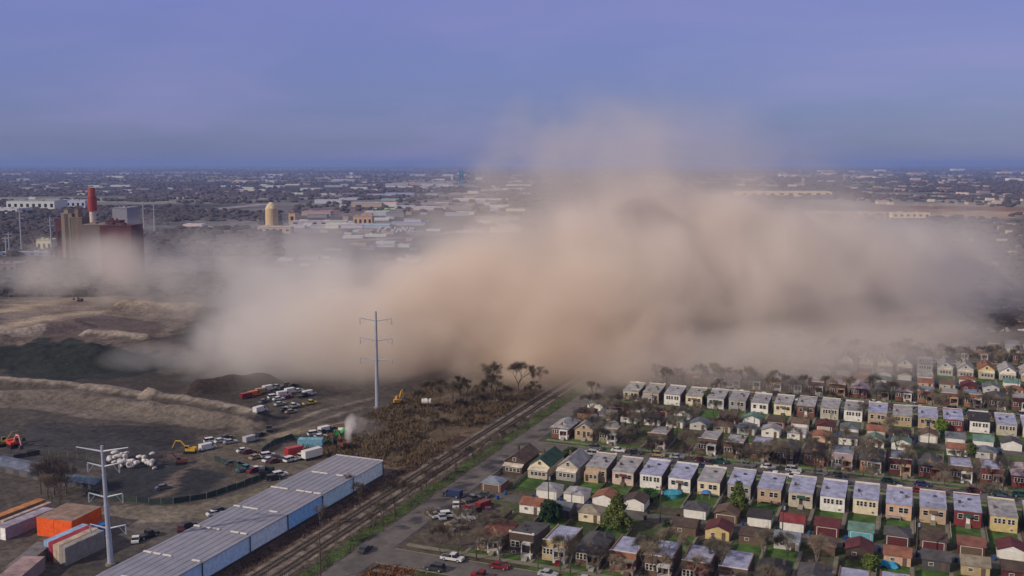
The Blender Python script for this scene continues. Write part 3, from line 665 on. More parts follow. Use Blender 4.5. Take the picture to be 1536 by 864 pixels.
# lineside trees and shrubs
lt = [(575, 790, 7), (615, 758, 7), (632, 748, 6), (650, 735, 7), (712, 700, 7), (740, 682, 7), (752, 672, 6), (785, 650, 6), (505, 815, 6), (480, 790, 6), (592, 775, 11), (640, 742, 8), (684, 712, 9), (700, 700, 7), (668, 722, 6), (768, 660, 6), (560, 800, 6), (725, 690, 6), (540, 760, 7), (520, 740, 6), (655, 715, 6)]
for i, (x, y, h_) in enumerate(lt):
    u, v = G(x, y); put_tree(u, v, h_, (96, 84, 72), f"thin bare tree growing beside the railway tracks, {ORD[i]} of the lineside trees", 'bare lineside trees', 2)
wt = [(642, 612, 10), (660, 600, 9), (680, 606, 8), (700, 602, 9), (738, 600, 14), (742, 606, 12), (778, 590, 12), (716, 606, 8), (628, 618, 8), (690, 625, 7), (722, 622, 7), (650, 640, 6), (760, 612, 8), (800, 600, 8), (612, 640, 6), (706, 640, 6), (665, 655, 6), (625, 672, 5), (690, 600, 9), (810, 580, 9)]
for i, (x, y, h_) in enumerate(wt):
    u, v = G(x, y); put_tree(u, v, h_*1.15, (78, 70, 52), f"dark bare tree at the edge of the dust, {ORD[i]} of those in the scrubland", 'bare trees in the scrubland', i % 2)
for i, (x, y, h_) in enumerate([(62, 742, 9), (72, 748, 10), (82, 744, 10), (92, 750, 9), (100, 742, 8), (78, 756, 8), (345, 712, 3), (90, 758, 8)]):
    u, v = G(x, y); put_tree(u, v, h_*1.1, (104, 92, 82), f"bare grey tree behind the freight containers, {ORD[i]} of the clump", 'bare trees by the containers', 2)

def leafy(name, h, r_, shape, nleaf, col, seed, cat='tree'):
    rr = random.Random(seed); o = empty(name, cat=cat); t_ = MB(); t_.tube((0, 0, 0), (0, 0, h*.8), h*.03, h*.008, 6)
    for _ in range(10):
        z = rr.uniform(.15, .7)*h; a = rr.uniform(0, 6.28); q = r_*(.8 if shape == 'round' else .8*(1-z/h)); t_.tube((0, 0, z), (q*math.cos(a), q*math.sin(a), z+.1*h), .06, .02, 4)
    t_.build('trunk', 'bark', o); m = MB(); cl = [(rr.uniform(0, 6.28), rr.uniform(.1, 1), rr.uniform(.5, 1.1)) for _ in range(110)]
    for _ in range(nleaf):
        a, zf, q = rr.choice(cl); 
        if shape == 'cone': rad = r_*(1-zf)*.95*(q)+.15; z = h*(.06+.94*zf)
        else:
            rad = r_*math.sqrt(max(0, 1-(2*zf-1)**2))*q; z = h*(.18+.8*zf)
        c_ = Vector((rad*math.cos(a)+rr.gauss(0, .28), rad*math.sin(a)+rr.gauss(0, .28), z+rr.gauss(0, .3)))
        x_ = Vector((rr.gauss(0, 1), rr.gauss(0, 1), rr.gauss(0, .6))).normalized(); y_ = x_.orthogonal().normalized(); s_ = rr.uniform(.16, .36)
        m.quad([c_-x_*s_, c_-y_*s_*.6, c_+x_*s_, c_+y_*s_*.6])
    m.build('crown', 'leafgreen', o, sp(*col)); return o
for x, y, h_, r_, sh, col, lab in [(826, 783, 5.2, 3.0, 'round', (34, 62, 30), 'round dark green tree beside the white garage with a rust roof'), (926, 795, 9.6, 4.6, 'cone', (90, 100, 44), 'large olive green conifer standing in a yard by the alley'),
     (1107, 772, 8.6, 3.5, 'cone', (84, 98, 42), 'pointed green conifer behind the white garage with a black roof'), (1060, 607, 5.0, 2.6, 'round', (78, 92, 44), 'small olive green tree beside a grey house in the fourth row'),
     (1412, 648, 4.0, 2.0, 'round', (96, 120, 36), 'small lime green tree between houses of the fourth row'), (975, 752, 3.2, 2.2, 'round', (52, 84, 36), 'green garden shrub by the round blue pool'), (858, 690, 3.6, 2.6, 'round', (50, 66, 30), 'dark green shrub at the pavement behind the silver gabled house'),
     (1456, 685, 4, 1.5, 'round', (70, 84, 34), 'olive shrub in the yard left of the tan garage'), (1000, 800, 3.2, 1.0, 'cone', (48, 70, 34), 'narrow dark green evergreen shrub beside the brown garage'), (1305, 855, 3.5, 1.6, 'round', (84, 100, 40), 'yellow green shrub beside the maroon garage near the picture bottom'), (1210, 640, 3, 1.6, 'round', (80, 90, 40), 'faded green shrub behind a garage in the fourth row')]:
    o = leafy('conifer_tree' if sh == 'cone' else 'leafy_tree', h_, r_, sh, int(1100*r_*h_/4), col, int(x)); u, v = G(x, y); o.location = (u, v, 0); tag(o, lab)

# ---------------------------------------------------------------- scrub and rough ground cover
def scrub(name, n_, area, size, col, lab, cat, mat='twig', seed=1, mask=None):
    rr = random.Random(seed); m = MB()
    for _ in range(n_):
        u = rr.uniform(area[0], area[1]); v = rr.uniform(area[2], area[3])
        if mask and not mask(u, v): continue
        z = gz(u, v)
        s_ = rr.uniform(*size)
        for _ in range(7):
            d = Vector((rr.gauss(0, .7), rr.gauss(0, .7), 1)).normalized()*s_*rr.uniform(.5, 1.2); o = Vector((rr.gauss(0, 1), rr.gauss(0, 1), 0)).normalized()*s_*.16; p = Vector((u+rr.gauss(0, .5)*s_, v+rr.gauss(0, .5)*s_, z-.05))
            m.quad([p-o, p+o, p+d])
    o = m.build(name, mat, color=sp(*col)); return tag(o, lab, cat, kind='stuff')
scrub('scrub', 5200, (-184, -138, 262, 420), (.6, 1.9), (98, 82, 60), 'brown winter scrub between the steel pole and the railway', 'scrub', seed=4, mask=lambda u, v: fbm(u/14, v/14, 3, 5) > .42)
scrub('lineside_scrub', 2600, (-142.2, -137.2, 120, 300), (.3, 1.0), (96, 78, 70), 'reddish brown weeds along the warehouse side of the railway', 'weeds', seed=6)
scrub('verge_scrub', 1800, (-127.5, -121.3, 120, 400), (.2, .8), (92, 92, 52), 'rough weeds on the grass verge of the railway', 'weeds', seed=8)
scrub('corner_scrub', 900, (-111.5, -100, 168, 205), (.4, 1.3), (120, 78, 50), 'orange brown brush at the corner by the side road', 'brush', seed=9, mask=lambda u, v: v < 203 and not (193.5 < v < 204.5))
scrub('site_weeds', 2500, (-330, -165, 160, 330), (.15, .45), (92, 84, 66), 'sparse dry weeds over the dark demolition site', 'weeds', seed=12, mask=lambda u, v: fbm(u/20, v/20, 3, 8) > .5)

# ---------------------------------------------------------------- long warehouse
wh = empty('long_warehouse', (-143.2, 0, 0), label='long low warehouse with grey ribbed roof and light blue wall beside the tracks', cat='warehouse')
segs = [140, 157.5, 170.3, 187.6, 203.1, 219.2, 235.0, 252]
blues = [(128, 158, 206), (116, 150, 204), (124, 156, 206), (140, 166, 204), (92, 140, 208), (128, 164, 206), (150, 178, 206)]
rr_ = random.Random(2)
for i in range(7):
    a, b_ = segs[i]+.06, segs[i+1]-.06; hgt = 4.45+(.08 if i % 2 else 0)
    m = MB(); m.box(-16.2, 0, a, b_, 0, hgt); m.build('wall', 'wall', wh, tuple(min(.9, c*q) for c, q in zip(sp(*blues[i]), (2.5, 2.1, 1.75))))
    m = MB(); m.box(-16.5, .25, a, b_, hgt+.003, hgt+.2)
    for k in range(8): x = -15.6+k*2.05; m.box(x-.12, x+.12, a+.02, b_-.02, hgt+.203, hgt+.27)
    m.build('roof', M('sheet_roof', None, .7, .10, .3), wh, sp(*[(136, 135, 148), (131, 131, 145), (134, 134, 146), (130, 131, 143), (134, 133, 145), (130, 131, 143), (137, 136, 146)][i]))
    if 0 < i: 
        m = MB(); y = segs[i]
        for k in range(6):
            if rr_.random() < .8: m.box(-16.4+k*2.75, -16.4+k*2.75+rr_.uniform(1.8, 2.7), y-.22, y+.22, hgt+.25, hgt+.5)
        m.build('ridge_cap', 'trim', wh)
    m = MB(); m.box(.02, .32, a, b_, 0, .5); m.build('plinth', 'darkmetal', wh)
    m = MB(); m.tube((.2, b_, 0), (.2, b_, hgt), .12, .12, 6); m.build('downpipe', 'darkmetal', wh)
m = MB(); m.box(-16.2, .1, 252, 252.3, 0, 4.9); m.build('end_wall', 'wall', wh, sp(176, 176, 184))

# ---------------------------------------------------------------- transmission poles
def steel_pole(loc, h, r0, r1, lab, levels, arm, lean=(0, 0), detail=True):
    r = empty('transmission_pole', loc, 0, lab, 'power pole', 'tall steel transmission poles'); r.rotation_euler = (lean[0], lean[1], 0)
    m = MB(); n_ = 4
    for i in range(n_):
        a, b_ = i/n_, (i+1)/n_; m.tube((0, 0, h*a), (0, 0, h*b_-.02), r0+(r1-r0)*a, r0+(r1-r0)*b_, 12)
        if i: m.tube((0, 0, h*a-.15), (0, 0, h*a+.15), (r0+(r1-r0)*a)*1.15, (r0+(r1-r0)*a)*1.15, 12)
    m.build('shaft', 'steel', r, smooth=False)
    m = MB(); m.tube((0, 0, 0), (0, 0, .5), r0*1.7, r0*1.7, 12); m.build('base', 'concrete', r)
    for z, wl, up, ins in levels:
        for s_ in (-1, 1):
            L_ = wl*arm; d = (math.cos(.25)*s_, math.sin(.25)*s_)
            tip = (d[0]*L_, d[1]*L_, z+up)
            m = MB(); m.tube((0, 0, z), tip, .26 if detail else .2, .12, 8); a_ = m.build('arm', 'steel', r)
            if ins:
                m = MB(); e_ = (tip[0], tip[1], tip[2]-2.4); m.tube(tip, e_, .07, .07, 6)
                for k in range(6): m.tube((tip[0], tip[1], tip[2]-.4-k*.32), (tip[0], tip[1], tip[2]-.52-k*.32), .2, .2, 8)
                m.build('insulator', 'steel', a_)
                m = MB(); m.tube((tip[0]*.6, tip[1]*.6, z+up*.6), e_, .05, .05, 5); m.build('brace', 'steel', a_)
    return r
b1 = G(150, 672, 28)
steel_pole((b1[0]+1.2, b1[1]+.2, 0), 28.6, .70, .34, 'tall pale steel transmission pole nearest the camera beside the containers', [(27.2, 6.4, 1.0, False), (23.6, 3.9, .9, True), (16.3, 4.2, 1.0, True), (8.8, 4.4, 1.0, True)], 1, (0, R(-1.6)))
b2 = G(566, 612)
steel_pole((b2[0], b2[1], 0), 37.5, .85, .4, 'tall slim steel transmission pole standing in front of the dust cloud', [(33.8, 6.2, 1.0, True), (26.2, 6.2, 1.0, True), (18.4, 6.2, 1.0, True)], 1)
for i, (x, yb, yt_) in enumerate([(33, 378, 318), (78, 378, 330), (15, 384, 352), (10, 384, 358), (216, 345, 305), (232, 348, 306)]):
    u, v = G(x, yb); D_ = math.hypot(u, v); h_ = (yb-yt_)/FPX*D_
    steel_pole((u, v, 0), h_, 1.0, .6, ['tallest distant white pole left of the power plant', 'distant white pole just left of the plant ruins', 'short distant pole near the left picture edge', 'shortest distant pole at the left picture edge', 'thin distant pole right of the red chimney', 'second thin distant pole right of the red chimney'][i], [(h_*.9, 4, .5, False), (h_*.75, 4, .5, False)], 1, detail=False)
u, v = G(481, 872); r = empty('utility_pole', (u, v, 0), 0, 'plain wooden utility pole standing beside the railway at the picture bottom', 'utility pole')
m = MB(); m.tube((0, 0, 0), (0, 0, 11.5), .2, .13, 8); m.build('shaft', 'bark', r); m = MB(); m.box(-.9, .9, -.06, .06, 10.6, 10.75); m.build('crossarm', 'bark', r)
# alley utility poles
UP = empty('utility_pole', cat='utility pole'); m = MB(); m.tube((0, 0, 0), (0, 0, 10), .16, .11, 8); m.build('shaft', 'bark', UP); m = MB(); m.box(-1.1, 1.1, -.06, .06, 9.2, 9.34); m.build('crossarm', 'bark', UP); m = MB(); m.tube((.35, 0, 7.6), (.35, 0, 8.5), .24, .24, 8); m.build('transformer', 'steel', UP)
for k in range(3):
    for q in range(5):
        u = -88+q*31+k*4; put(UP, (u, F0+k*PITCHV+33.7, 0), 0, f"wooden utility pole in the {['nearest', 'second', 'third'][k]} alley, {ORD[q]} from the left", 'alley utility poles')

# ---------------------------------------------------------------- vehicles
def vehicle(kind):
    r = empty({'car': 'parked_car', 'suv': 'parked_suv', 'van': 'parked_van', 'pickup': 'pickup_truck', 'box': 'box_truck'}[kind], cat={'car': 'car', 'suv': 'car', 'van': 'van', 'pickup': 'pickup', 'box': 'truck'}[kind])
    P = {'car': (4.6, .88, [(-2.3, .35), (-2.3, .85), (-1.35, .98), (1.1, 1.0), (2.2, .82), (2.3, .35)], [(-1.75, .95), (-1.2, 1.42), (.25, 1.45), (1.05, .98)]),
         'suv': (4.8, .95, [(-2.4, .4), (-2.4, 1.05), (1.2, 1.08), (2.3, .98), (2.4, .4)], [(-2.3, 1.04), (-2.05, 1.72), (.45, 1.75), (1.2, 1.05)]),
         'van': (5.6, 1.0, [(-2.8, .4), (-2.8, 2.2), (1.2, 2.2), (1.5, 1.25), (2.6, 1.0), (2.8, .4)], [(.9, 1.25), (1.0, 2.0), (1.22, 2.15), (1.62, 1.24)]),
         'pickup': (5.6, .98, [(-2.8, .45), (-2.8, 1.0), (-.5, 1.0), (-.5, 1.08), (1.4, 1.08), (2.7, 1.0), (2.8, .45)], [(-.5, 1.07), (-.4, 1.78), (.9, 1.8), (1.5, 1.07)]),
         'box': (7.6, 1.05, [(1.5, .5), (1.5, 2.3), (2.8, 2.3), (3.2, 1.4), (3.8, 1.2), (3.8, .5)], [(2.2, 1.45), (2.2, 2.1), (2.86, 2.18), (3.22, 1.42)])}[kind]
    ln, hw, body, cab = P
    m = MB(); m.prism(body, -hw, hw)
    b = fixn(m.build('body', 'carpaint', r, (.4, .4, .4)))
    m = MB(); m.prism(cab, -hw*.93 if kind != 'van' else -hw-.015, hw*.93 if kind != 'van' else hw+.015); fixn(m.build('windows', 'glass', r))
    if kind in ('car', 'suv', 'pickup'):
        x0, z0 = cab[1]; x1, z1 = cab[2]; m = MB(); m.prism([(x0, z0+.004), (x1, z1+.004), (x1, z1+.07), (x0, z0+.07)], -hw*.94, hw*.94)
        for xx in ((x0+x1)/2,): m.box(xx-.06, xx+.06, -hw*.945, -hw*.932, cab[0][1]+.03, z0); m.box(xx-.06, xx+.06, hw*.932, hw*.945, cab[0][1]+.03, z0)
        fixn(m.build('car_roof', 'carpaint', r, (.4, .4, .4)))
    if kind == 'box': m = MB(); m.box(-3.8, 1.45, -1.2, 1.2, .9, 3.3); m.build('cargo_box', 'carpaint', r, (.6, .6, .6))
    if kind == 'pickup': m = MB(); m.box(-2.7, -.6, -.8, .8, 1.003, 1.03); m.build('truck_bed', 'darkmetal', r)
    wx = {'car': 1.4, 'suv': 1.45, 'van': 1.8, 'pickup': 1.75, 'box': 2.6}[kind]; wr = .33 if kind in ('car',) else .42
    for sx in (-wx, wx):
        for sy in (-1, 1): m = MB(); m.tube((sx, sy*(hw-.2), wr), (sx, sy*(hw+.03), wr), wr, wr, 12); m.tube((sx, sy*(hw+.03), wr), (sx, sy*(hw+.045), wr), wr*.55, wr*.55, 10, 1); m.build('wheel', ['tyre', 'steel'], r)
    for sy in (-1, 1): m = MB(); x = body[-1][0]; m.box(x-.02, x+.03, sy*hw*.75-.16, sy*hw*.75+.16, .6, .78); m.build('headlight', 'trim', r)
    return r
# rotate axis: prism extrudes in y, so cars point along +x
VK = {k_: vehicle(k_) for k_ in ('car', 'suv', 'van', 'pickup', 'box')}
CC = {'white': (200, 200, 202), 'silver': (160, 163, 168), 'black': (34, 34, 38), 'red': (116, 28, 34), 'dark blue': (40, 50, 84), 'grey': (96, 98, 102), 'maroon': (88, 30, 40), 'tan': (150, 130, 100), 'green': (30, 70, 60), 'teal': (60, 120, 130), 'orange': (190, 100, 40), 'yellow': (190, 165, 50), 'dark grey': (56, 58, 62), 'light blue': (120, 165, 190)}
def car(x, y, kind, col, lab, grp, ang=0, uv=None):
    u, v = uv if uv else G(x, y); c_ = sp(*CC[col])
    return put(VK[kind], (u, v, max(gz(u, v), 0)+.03), ang, lab, grp, {'body': c_, 'car_roof': c_, 'cargo_box': c_ if kind == 'box' and col not in ('red',) else sp(200, 200, 200), **({'cargo_box': sp(160, 36, 44)} if kind == 'box' and col == 'red' else {})})
cr_ = random.Random(31)
lot = [(317, 666, 'suv', 'white'), (331, 665, 'car', 'white'), (346, 667, 'car', 'silver'), (312, 676, 'van', 'white'), (377, 664, 'van', 'silver'), (366, 681, 'car', 'white'), (374, 683, 'car', 'maroon'), (384, 688, 'car', 'tan'), (402, 686, 'suv', 'white'), (412, 688, 'car', 'black'), (404, 692, 'car', 'white'), (413, 694, 'car', 'maroon'), (436, 692, 'suv', 'white'), (450, 689, 'pickup', 'white'),
       (420, 715, 'suv', 'white'), (411, 720, 'suv', 'black'), (348, 700, 'car', 'dark grey'), (357, 699, 'car', 'black'), (368, 706, 'pickup', 'teal'), (381, 708, 'car', 'red'), (393, 709, 'suv', 'black'), (323, 773, 'car', 'white'), (330, 770, 'suv', 'dark grey'), (272, 795, 'car', 'maroon'), (282, 791, 'car', 'black'), (222, 806, 'pickup', 'black'), (204, 812, 'car', 'white'), (246, 735, 'car', 'grey'),
       (472, 653, 'suv', 'white'), (481, 657, 'car', 'white'), (489, 648, 'van', 'white'), (498, 646, 'car', 'dark blue'), (484, 650, 'car', 'dark grey'), (386, 706, 'car', 'white'), (427, 690, 'car', 'grey'), (339, 660, 'car', 'dark grey'), (390, 655, 'car', 'black'), (404, 648, 'pickup', 'black')]
for i, (x, y, kd, col) in enumerate(lot):
    car(x, y, kd, col, f"{col} {dict(car='car', suv='sport utility', van='van', pickup='pickup', box='truck')[kd]} parked on dirt, {ORD[i]} of the site vehicles, near the {'green fence' if y > 680 else 'yellow excavator' if x < 350 else 'dirt track'}", 'vehicles on the dirt lot by the green fence', cr_.choice([.9, 1.3, 1.57, 1.2, 2.2, 1.0]))
far = [(371, 599, 'van', 'red'), (382, 596, 'van', 'orange'), (394, 592, 'van', 'tan'), (404, 588, 'van', 'white'), (414, 585, 'pickup', 'silver'), (411, 600, 'suv', 'white'), (418, 603, 'car', 'white'), (426, 597, 'van', 'white'), (432, 600, 'car', 'red'), (437, 592, 'van', 'white'), (448, 590, 'car', 'white'), (424, 586, 'car', 'dark grey'), (464, 595, 'van', 'white'), (456, 598, 'pickup', 'black'), (420, 610, 'car', 'silver'), (396, 606, 'car', 'grey'),
       (439, 614, 'pickup', 'white'), (428, 618, 'car', 'dark grey'), (437, 620, 'car', 'tan'), (465, 609, 'pickup', 'yellow'), (391, 631, 'van', 'white'), (394, 620, 'car', 'dark grey'), (440, 582, 'car', 'black'), (430, 580, 'car', 'grey')]
for i, (x, y, kd, col) in enumerate(far):
    car(x, y, kd, col, f"{col} {dict(car='car', suv='sport utility', van='van', pickup='pickup', box='truck')[kd]} parked below the dust cloud, {ORD[i]} of that far cluster", 'vehicles parked below the dust', cr_.choice([1.2, 1.4, 1.0]))
junk = [(649, 775, 'car', 'white'), (662, 778, 'car', 'silver'), (672, 776, 'suv', 'white'), (684, 760, 'car', 'white'), (692, 785, 'car', 'silver'), (700, 778, 'van', 'silver'), (708, 752, 'pickup', 'grey'), (716, 768, 'car', 'black'), (727, 762, 'van', 'red'), (732, 768, 'car', 'maroon'), (703, 765, 'car', 'red'), (680, 790, 'car', 'tan'), (679, 745, 'van', 'dark blue'), (725, 745, 'car', 'dark grey'), (655, 770, 'car', 'grey'), (690, 795, 'car', 'grey')]
for i, (x, y, kd, col) in enumerate(junk):
    car(x, y, kd, col, f"{col} {dict(car='car', suv='sport utility', van='van', pickup='pickup', box='truck')[kd]} in the open corner lot, {ORD[i]} of the cars jumbled there", 'cars in the open corner lot', cr_.uniform(0, 3.1))
car(548, 827, 'car', 'dark grey', 'dark grey car driving alone on the side road', 'cars on the road', 1.57)
# street-side parking
cols_ = ['white', 'silver', 'black', 'grey', 'dark blue', 'white', 'maroon', 'green', 'tan', 'dark grey', 'red', 'silver']
for k in range(0, 5):
    f = F0+k*PITCHV
    for side in (0, 1):
        v = f-9.4 if side else f-16.0
        u = max(right_u(v, 600 if k == 0 else 820), -104); u1 = right_u(v, 1550); n_ = 0
        while u < u1:
            u += cr_.choice([5.6, 6.2, 7.5, 9, 12, 14])
            kd = cr_.choice(['car', 'car', 'suv', 'car', 'suv', 'car', 'pickup']); col = cr_.choice(cols_)
            car(0, 0, kd, col, f"{col} {dict(car='car', suv='sport utility', van='van', pickup='pickup')[kd]} at the {['near', 'far'][side]} kerb before the {ROWN[2*k]}, {ORD[n_]} from the left", f'cars parked along the street before the {ROWN[2*k]}', 0 if side else math.pi, (u, v)); n_ += 1
            if n_ > 40: break

# trash carts in the alleys
TC = empty('trash_cart', cat='trash cart'); m = MB(); m.prism([(-.28, .05), (.28, .05), (.36, 1.0), (-.36, 1.0)], -.33, .33); fixn(m.build('bin', 'paint', TC, sp(36, 66, 120))); m = MB(); m.box(-.4, .4, -.38, .38, 1.003, 1.08); m.build('lid', 'paint', TC, sp(40, 74, 132)); m = MB(); m.tube((-.3, -.36, .12), (-.3, .36, .12), .12, .12, 8); m.build('wheel', 'tyre', TC)
tcr = random.Random(8)
for k in range(3):
    f = F0+k*PITCHV; n_ = 0
    for j in range(0, 17):
        for side in (0, 1):
            if tcr.random() < .62:
                c_ = tcr.choice([('blue', (36, 70, 132)), ('blue', (36, 70, 132)), ('black', (36, 38, 42))])
                put(TC, (uk(j)-3.75+tcr.uniform(-.3, .3), f+(38.6 if side else 34.0), .03), tcr.uniform(0, 6), f"{c_[0]} wheeled trash cart in the {['nearest', 'second', 'third'][k]} alley, {ORD[n_]} from the left", 'trash carts along the alleys', {'bin': sp(*c_[1]), 'lid': sp(*c_[1])}); n_ += 1

# pools, shed, tarpaulin
u, v = G(1009, 744); r = empty('round_pool', (u, v, 0), 0, 'round blue above-ground pool in the yard behind the white house', 'pool')
m = MB(); m.tube((0, 0, 0), (0, 0, 1.15), 2.5, 2.5, 28, cap=False); m.tube((0, 0, 1.15), (0, 0, 1.22), 2.62, 2.5, 28, cap=False); m.build('pool_wall', 'paint', r, sp(60, 130, 150)); m = MB(); m.tube((0, 0, .1), (0, 0, 1.05), 2.47, 2.47, 28); m.build('pool_cover', M('poolwater', sp(30, 140, 165), .25, .1, 1), r)
u, v = G(1059, 748); r = empty('play_canopy', (u, v, 0), 0, 'small blue canopy beside the cream house lawn', 'canopy')
m = MB(); m.v = [(-1.2, -1.2, 1.9), (1.2, -1.2, 1.9), (1.2, 1.2, 1.9), (-1.2, 1.2, 1.9), (0, 0, 2.6)]; m.f = [(0, 1, 4), (1, 2, 4), (2, 3, 4), (3, 0, 4)]; m.m = [0]*4; m.build('canopy_top', 'paint', r, sp(50, 110, 170))
for x in (-1.1, 1.1):
    for y in (-1.1, 1.1): m = MB(); m.tube((x, y, 0), (x, y, 1.9), .04, .04, 5); m.build('leg', 'steel', r)
u, v = G(1334, 850); m = MB(); rr_ = random.Random(4)
N = 9; pts = [[(-2+4*i/(N-1), -1.3+2.6*j/(N-1), .9+.5*math.sin(i*.9)*math.cos(j*.8)+rr_.uniform(-.1, .1)-(.8 if i in (0, N-1) or j in (0, N-1) else 0)) for i in range(N)] for j in range(N)]
for j in range(N-1):
    for i in range(N-1): m.quad([pts[j][i], pts[j][i+1], pts[j+1][i+1], pts[j+1][i]])
for i in range(N-1): pass
o = m.build('tarpaulin', 'paint', color=sp(30, 130, 170), loc=(u, v, 0)); tag(o, 'crumpled bright blue tarpaulin over goods behind the peach garage', 'tarpaulin')
m2 = o.modifiers.new('thick', 'SOLIDIFY'); m2.thickness = .05

# ---------------------------------------------------------------- containers bottom left
def container(p, x, y, z, ln, wd, ht, col, ang, lab, cat='container', top=None):
    u, v = G(x, y, z+ht); r = empty('freight_container', (u, v, z), ang, lab, cat, 'freight containers and trailers by the pole')
    m = MB(); m.box(-ln/2, ln/2, -wd/2, wd/2, .05, ht)
    k_ = -ln/2+.3
    while k_ < ln/2-.2:
        m.box(k_, k_+.12, -wd/2-.04, -wd/2-.001, .2, ht-.15); m.box(k_, k_+.12, wd/2+.001, wd/2+.04, .2, ht-.15); k_ += .32
    m.build('shell', 'wall', r, sp(*col)); m = MB(); m.box(-ln/2-.02, ln/2+.02, -wd/2-.06, wd/2+.06, ht+.003, ht+.08)
    for k_ in range(int(ln/1.2)): m.box(-ln/2+.3+k_*1.2, -ln/2+.38+k_*1.2, -wd/2+.1, wd/2-.1, ht+.083, ht+.13)
    m.build('top', 'roof', r, sp(*(top or col)))
    for s_ in (-1, 1): m = MB(); m.box(ln/2+.003, ln/2+.06, s_*wd*.25-wd*.23, s_*wd*.25+wd*.23, .15, ht-.1); m.build('end_door', 'wall', r, sp(*col))
    for s_ in (-1, 1): m = MB(); m.box(-ln/2-.06, -ln/2-.003, s_*wd*.25-wd*.23, s_*wd*.25+wd*.23, .15, ht-.1); m.build('end_panel', 'wall', r, sp(*(232, 228, 226) if 'white' in lab else col))
    return r
AX = math.pi/2
for a in [(15, 768, 0, 16, 3, 3.4, (112, 104, 100), 'grey brown trailer at the back of the row at left'), (28, 762, 0, 15, 2.4, 3.6, (176, 120, 76), 'tan and orange topped trailer near the left edge'), (40, 767, 0, 15, 1.2, 3.5, (168, 150, 140), 'narrow pale trailer next to the orange topped one'),
          (38, 776, 0, 15, 3.4, 3.6, (150, 142, 158), 'lavender grey trailer with a white end facing the camera')]:
    container(None, a[0], a[1], a[2], a[3], a[4], a[5], a[6], AX, a[7])
container(None, 104, 768, 0, 11, 10.5, 5.2, (226, 92, 34), R(96), 'big bright orange container block in the middle of the yard', top=(138, 116, 104))
for i, a in enumerate([(104, 802, (140, 166, 196), 'light blue container on the left of the small group'), (111, 805, (150, 48, 62), 'crimson container in the middle of the small group'), (118, 808, (178, 160, 140), 'beige container right of the crimson one'), (127, 811, (140, 134, 130), 'grey container on the right of the small group')]):
    container(None, a[0]-4, a[1]-3, 0, 12, 1.9, 4.4, a[2], AX, a[3])
container(None, 143, 790, 0, 6, 2.4, 2.6, (40, 104, 170), AX, 'small bright blue container beside the steel pole')
container(None, 45, 832, 0, 15, 4, 3.0, (112, 106, 108), R(112), 'dull grey trailer roof above the bottom left corner')
container(None, 30, 852, 0, 13, 5, 3.2, (150, 128, 128), R(112), 'worn pinkish grey trailer in the bottom left corner')
# heap of coloured scrap beside them
def heap(x, y, n_, spread, cols2, lab, cat, name, seed, sz=(.4, 1.1), hh=1.5):
    rr = random.Random(seed); u, v = G(x, y); r = empty(name, (u, v, 0), 0, lab, cat)
    for q in range(n_):
        m = MB(); s_ = rr.uniform(*sz); a = rr.uniform(0, 6.28); rd = spread*math.sqrt(rr.random()); m.blob((rd*math.cos(a), rd*math.sin(a), .3+hh*(1-rd/spread)*rr.random()), (s_, s_*rr.uniform(.5, 1), s_*.6), 0, 7, 5, .2, rr); m.build('piece', 'paint', r, sp(*rr.choice(cols2)))
    return r
heap(62, 828, 9, 2.2, [(170, 90, 60), (150, 70, 50), (180, 120, 80)], 'heap of orange scrap pieces behind the trailers', 'scrap heap', 'scrap_heap', 1)
heap(82, 832, 7, 2, [(70, 130, 80), (90, 140, 90), (150, 150, 130)], 'heap of green scrap pieces below the containers', 'scrap heap', 'scrap_heap', 2)
heap(120, 776, 8, 2.5, [(90, 40, 40), (70, 50, 44), (60, 48, 44)], 'dark rusty scrap heap right of the orange block', 'scrap heap', 'scrap_heap', 3)
# white bulk bags
rr_ = random.Random(12); BB = empty('bulk_bag', cat='bag'); m = MB(); m.blob((0, 0, .75), (1.25, .75, .72), 0, 10, 6, .10, rr_); m.build('sack', M('sackcloth', sp(196, 192, 190), .8, .25, .8), BB, smooth=True); m = MB(); m.tube((-.5, 0, 1.35), (.5, 0, 1.4), .1, .1, 6); m.build('tie', 'trim', BB)
for q in range(40):
    x = 163+rr_.random()*70; y = 686+rr_.random()*17+ (x-166)*.04; u, v = G(x, y); put(BB, (u, v, gz(u, v)+(.9 if q > 15 else 0)), rr_.uniform(0, 3), f"white bulk bag, {ORD[q]} in the pale pile beside the near pole", 'white bulk bags in a pile', None, (rr_.uniform(.7, 1.1),)*3)

# long low sheds behind the containers
for x0, y0, x1, y1, wd, ht, col, lab in [(-10, 700, 78, 718, 7, 2.5, (98, 106, 124), 'long low slate roofed shed at the left edge'), (100, 726, 152, 734, 5, 2.2, (86, 104, 122), 'short low bluish shed behind the near pole')]:
    a = G(x0, y0); b_ = G(x1, y1); c_ = ((a[0]+b_[0])/2, (a[1]+b_[1])/2); ln = math.hypot(b_[0]-a[0], b_[1]-a[1]); ang = math.atan2(b_[1]-a[1], b_[0]-a[0])
    r = empty('low_shed', (c_[0], c_[1], 0), ang, lab, 'shed'); m = MB(); m.box(-ln/2, ln/2, -wd/2, wd/2, 0, ht); m.build('wall', 'wall', r, sp(96, 92, 94))
    m = MB(); m.prism([(-wd/2-.3, ht+.003), (wd/2+.3, ht+.003), (0, ht+.9)], -ln/2-.3, ln/2+.3, axis='x'); fixn(m.build('roof', 'roof', r, sp(*col)))
    for q in range(int(ln/6)): m = MB(); m.box(-ln/2+2+q*6, -ln/2+4.4+q*6, -wd/2-.05, -wd/2-.002, .05, 2); m.build('door', 'paint', r, sp(70, 72, 78))

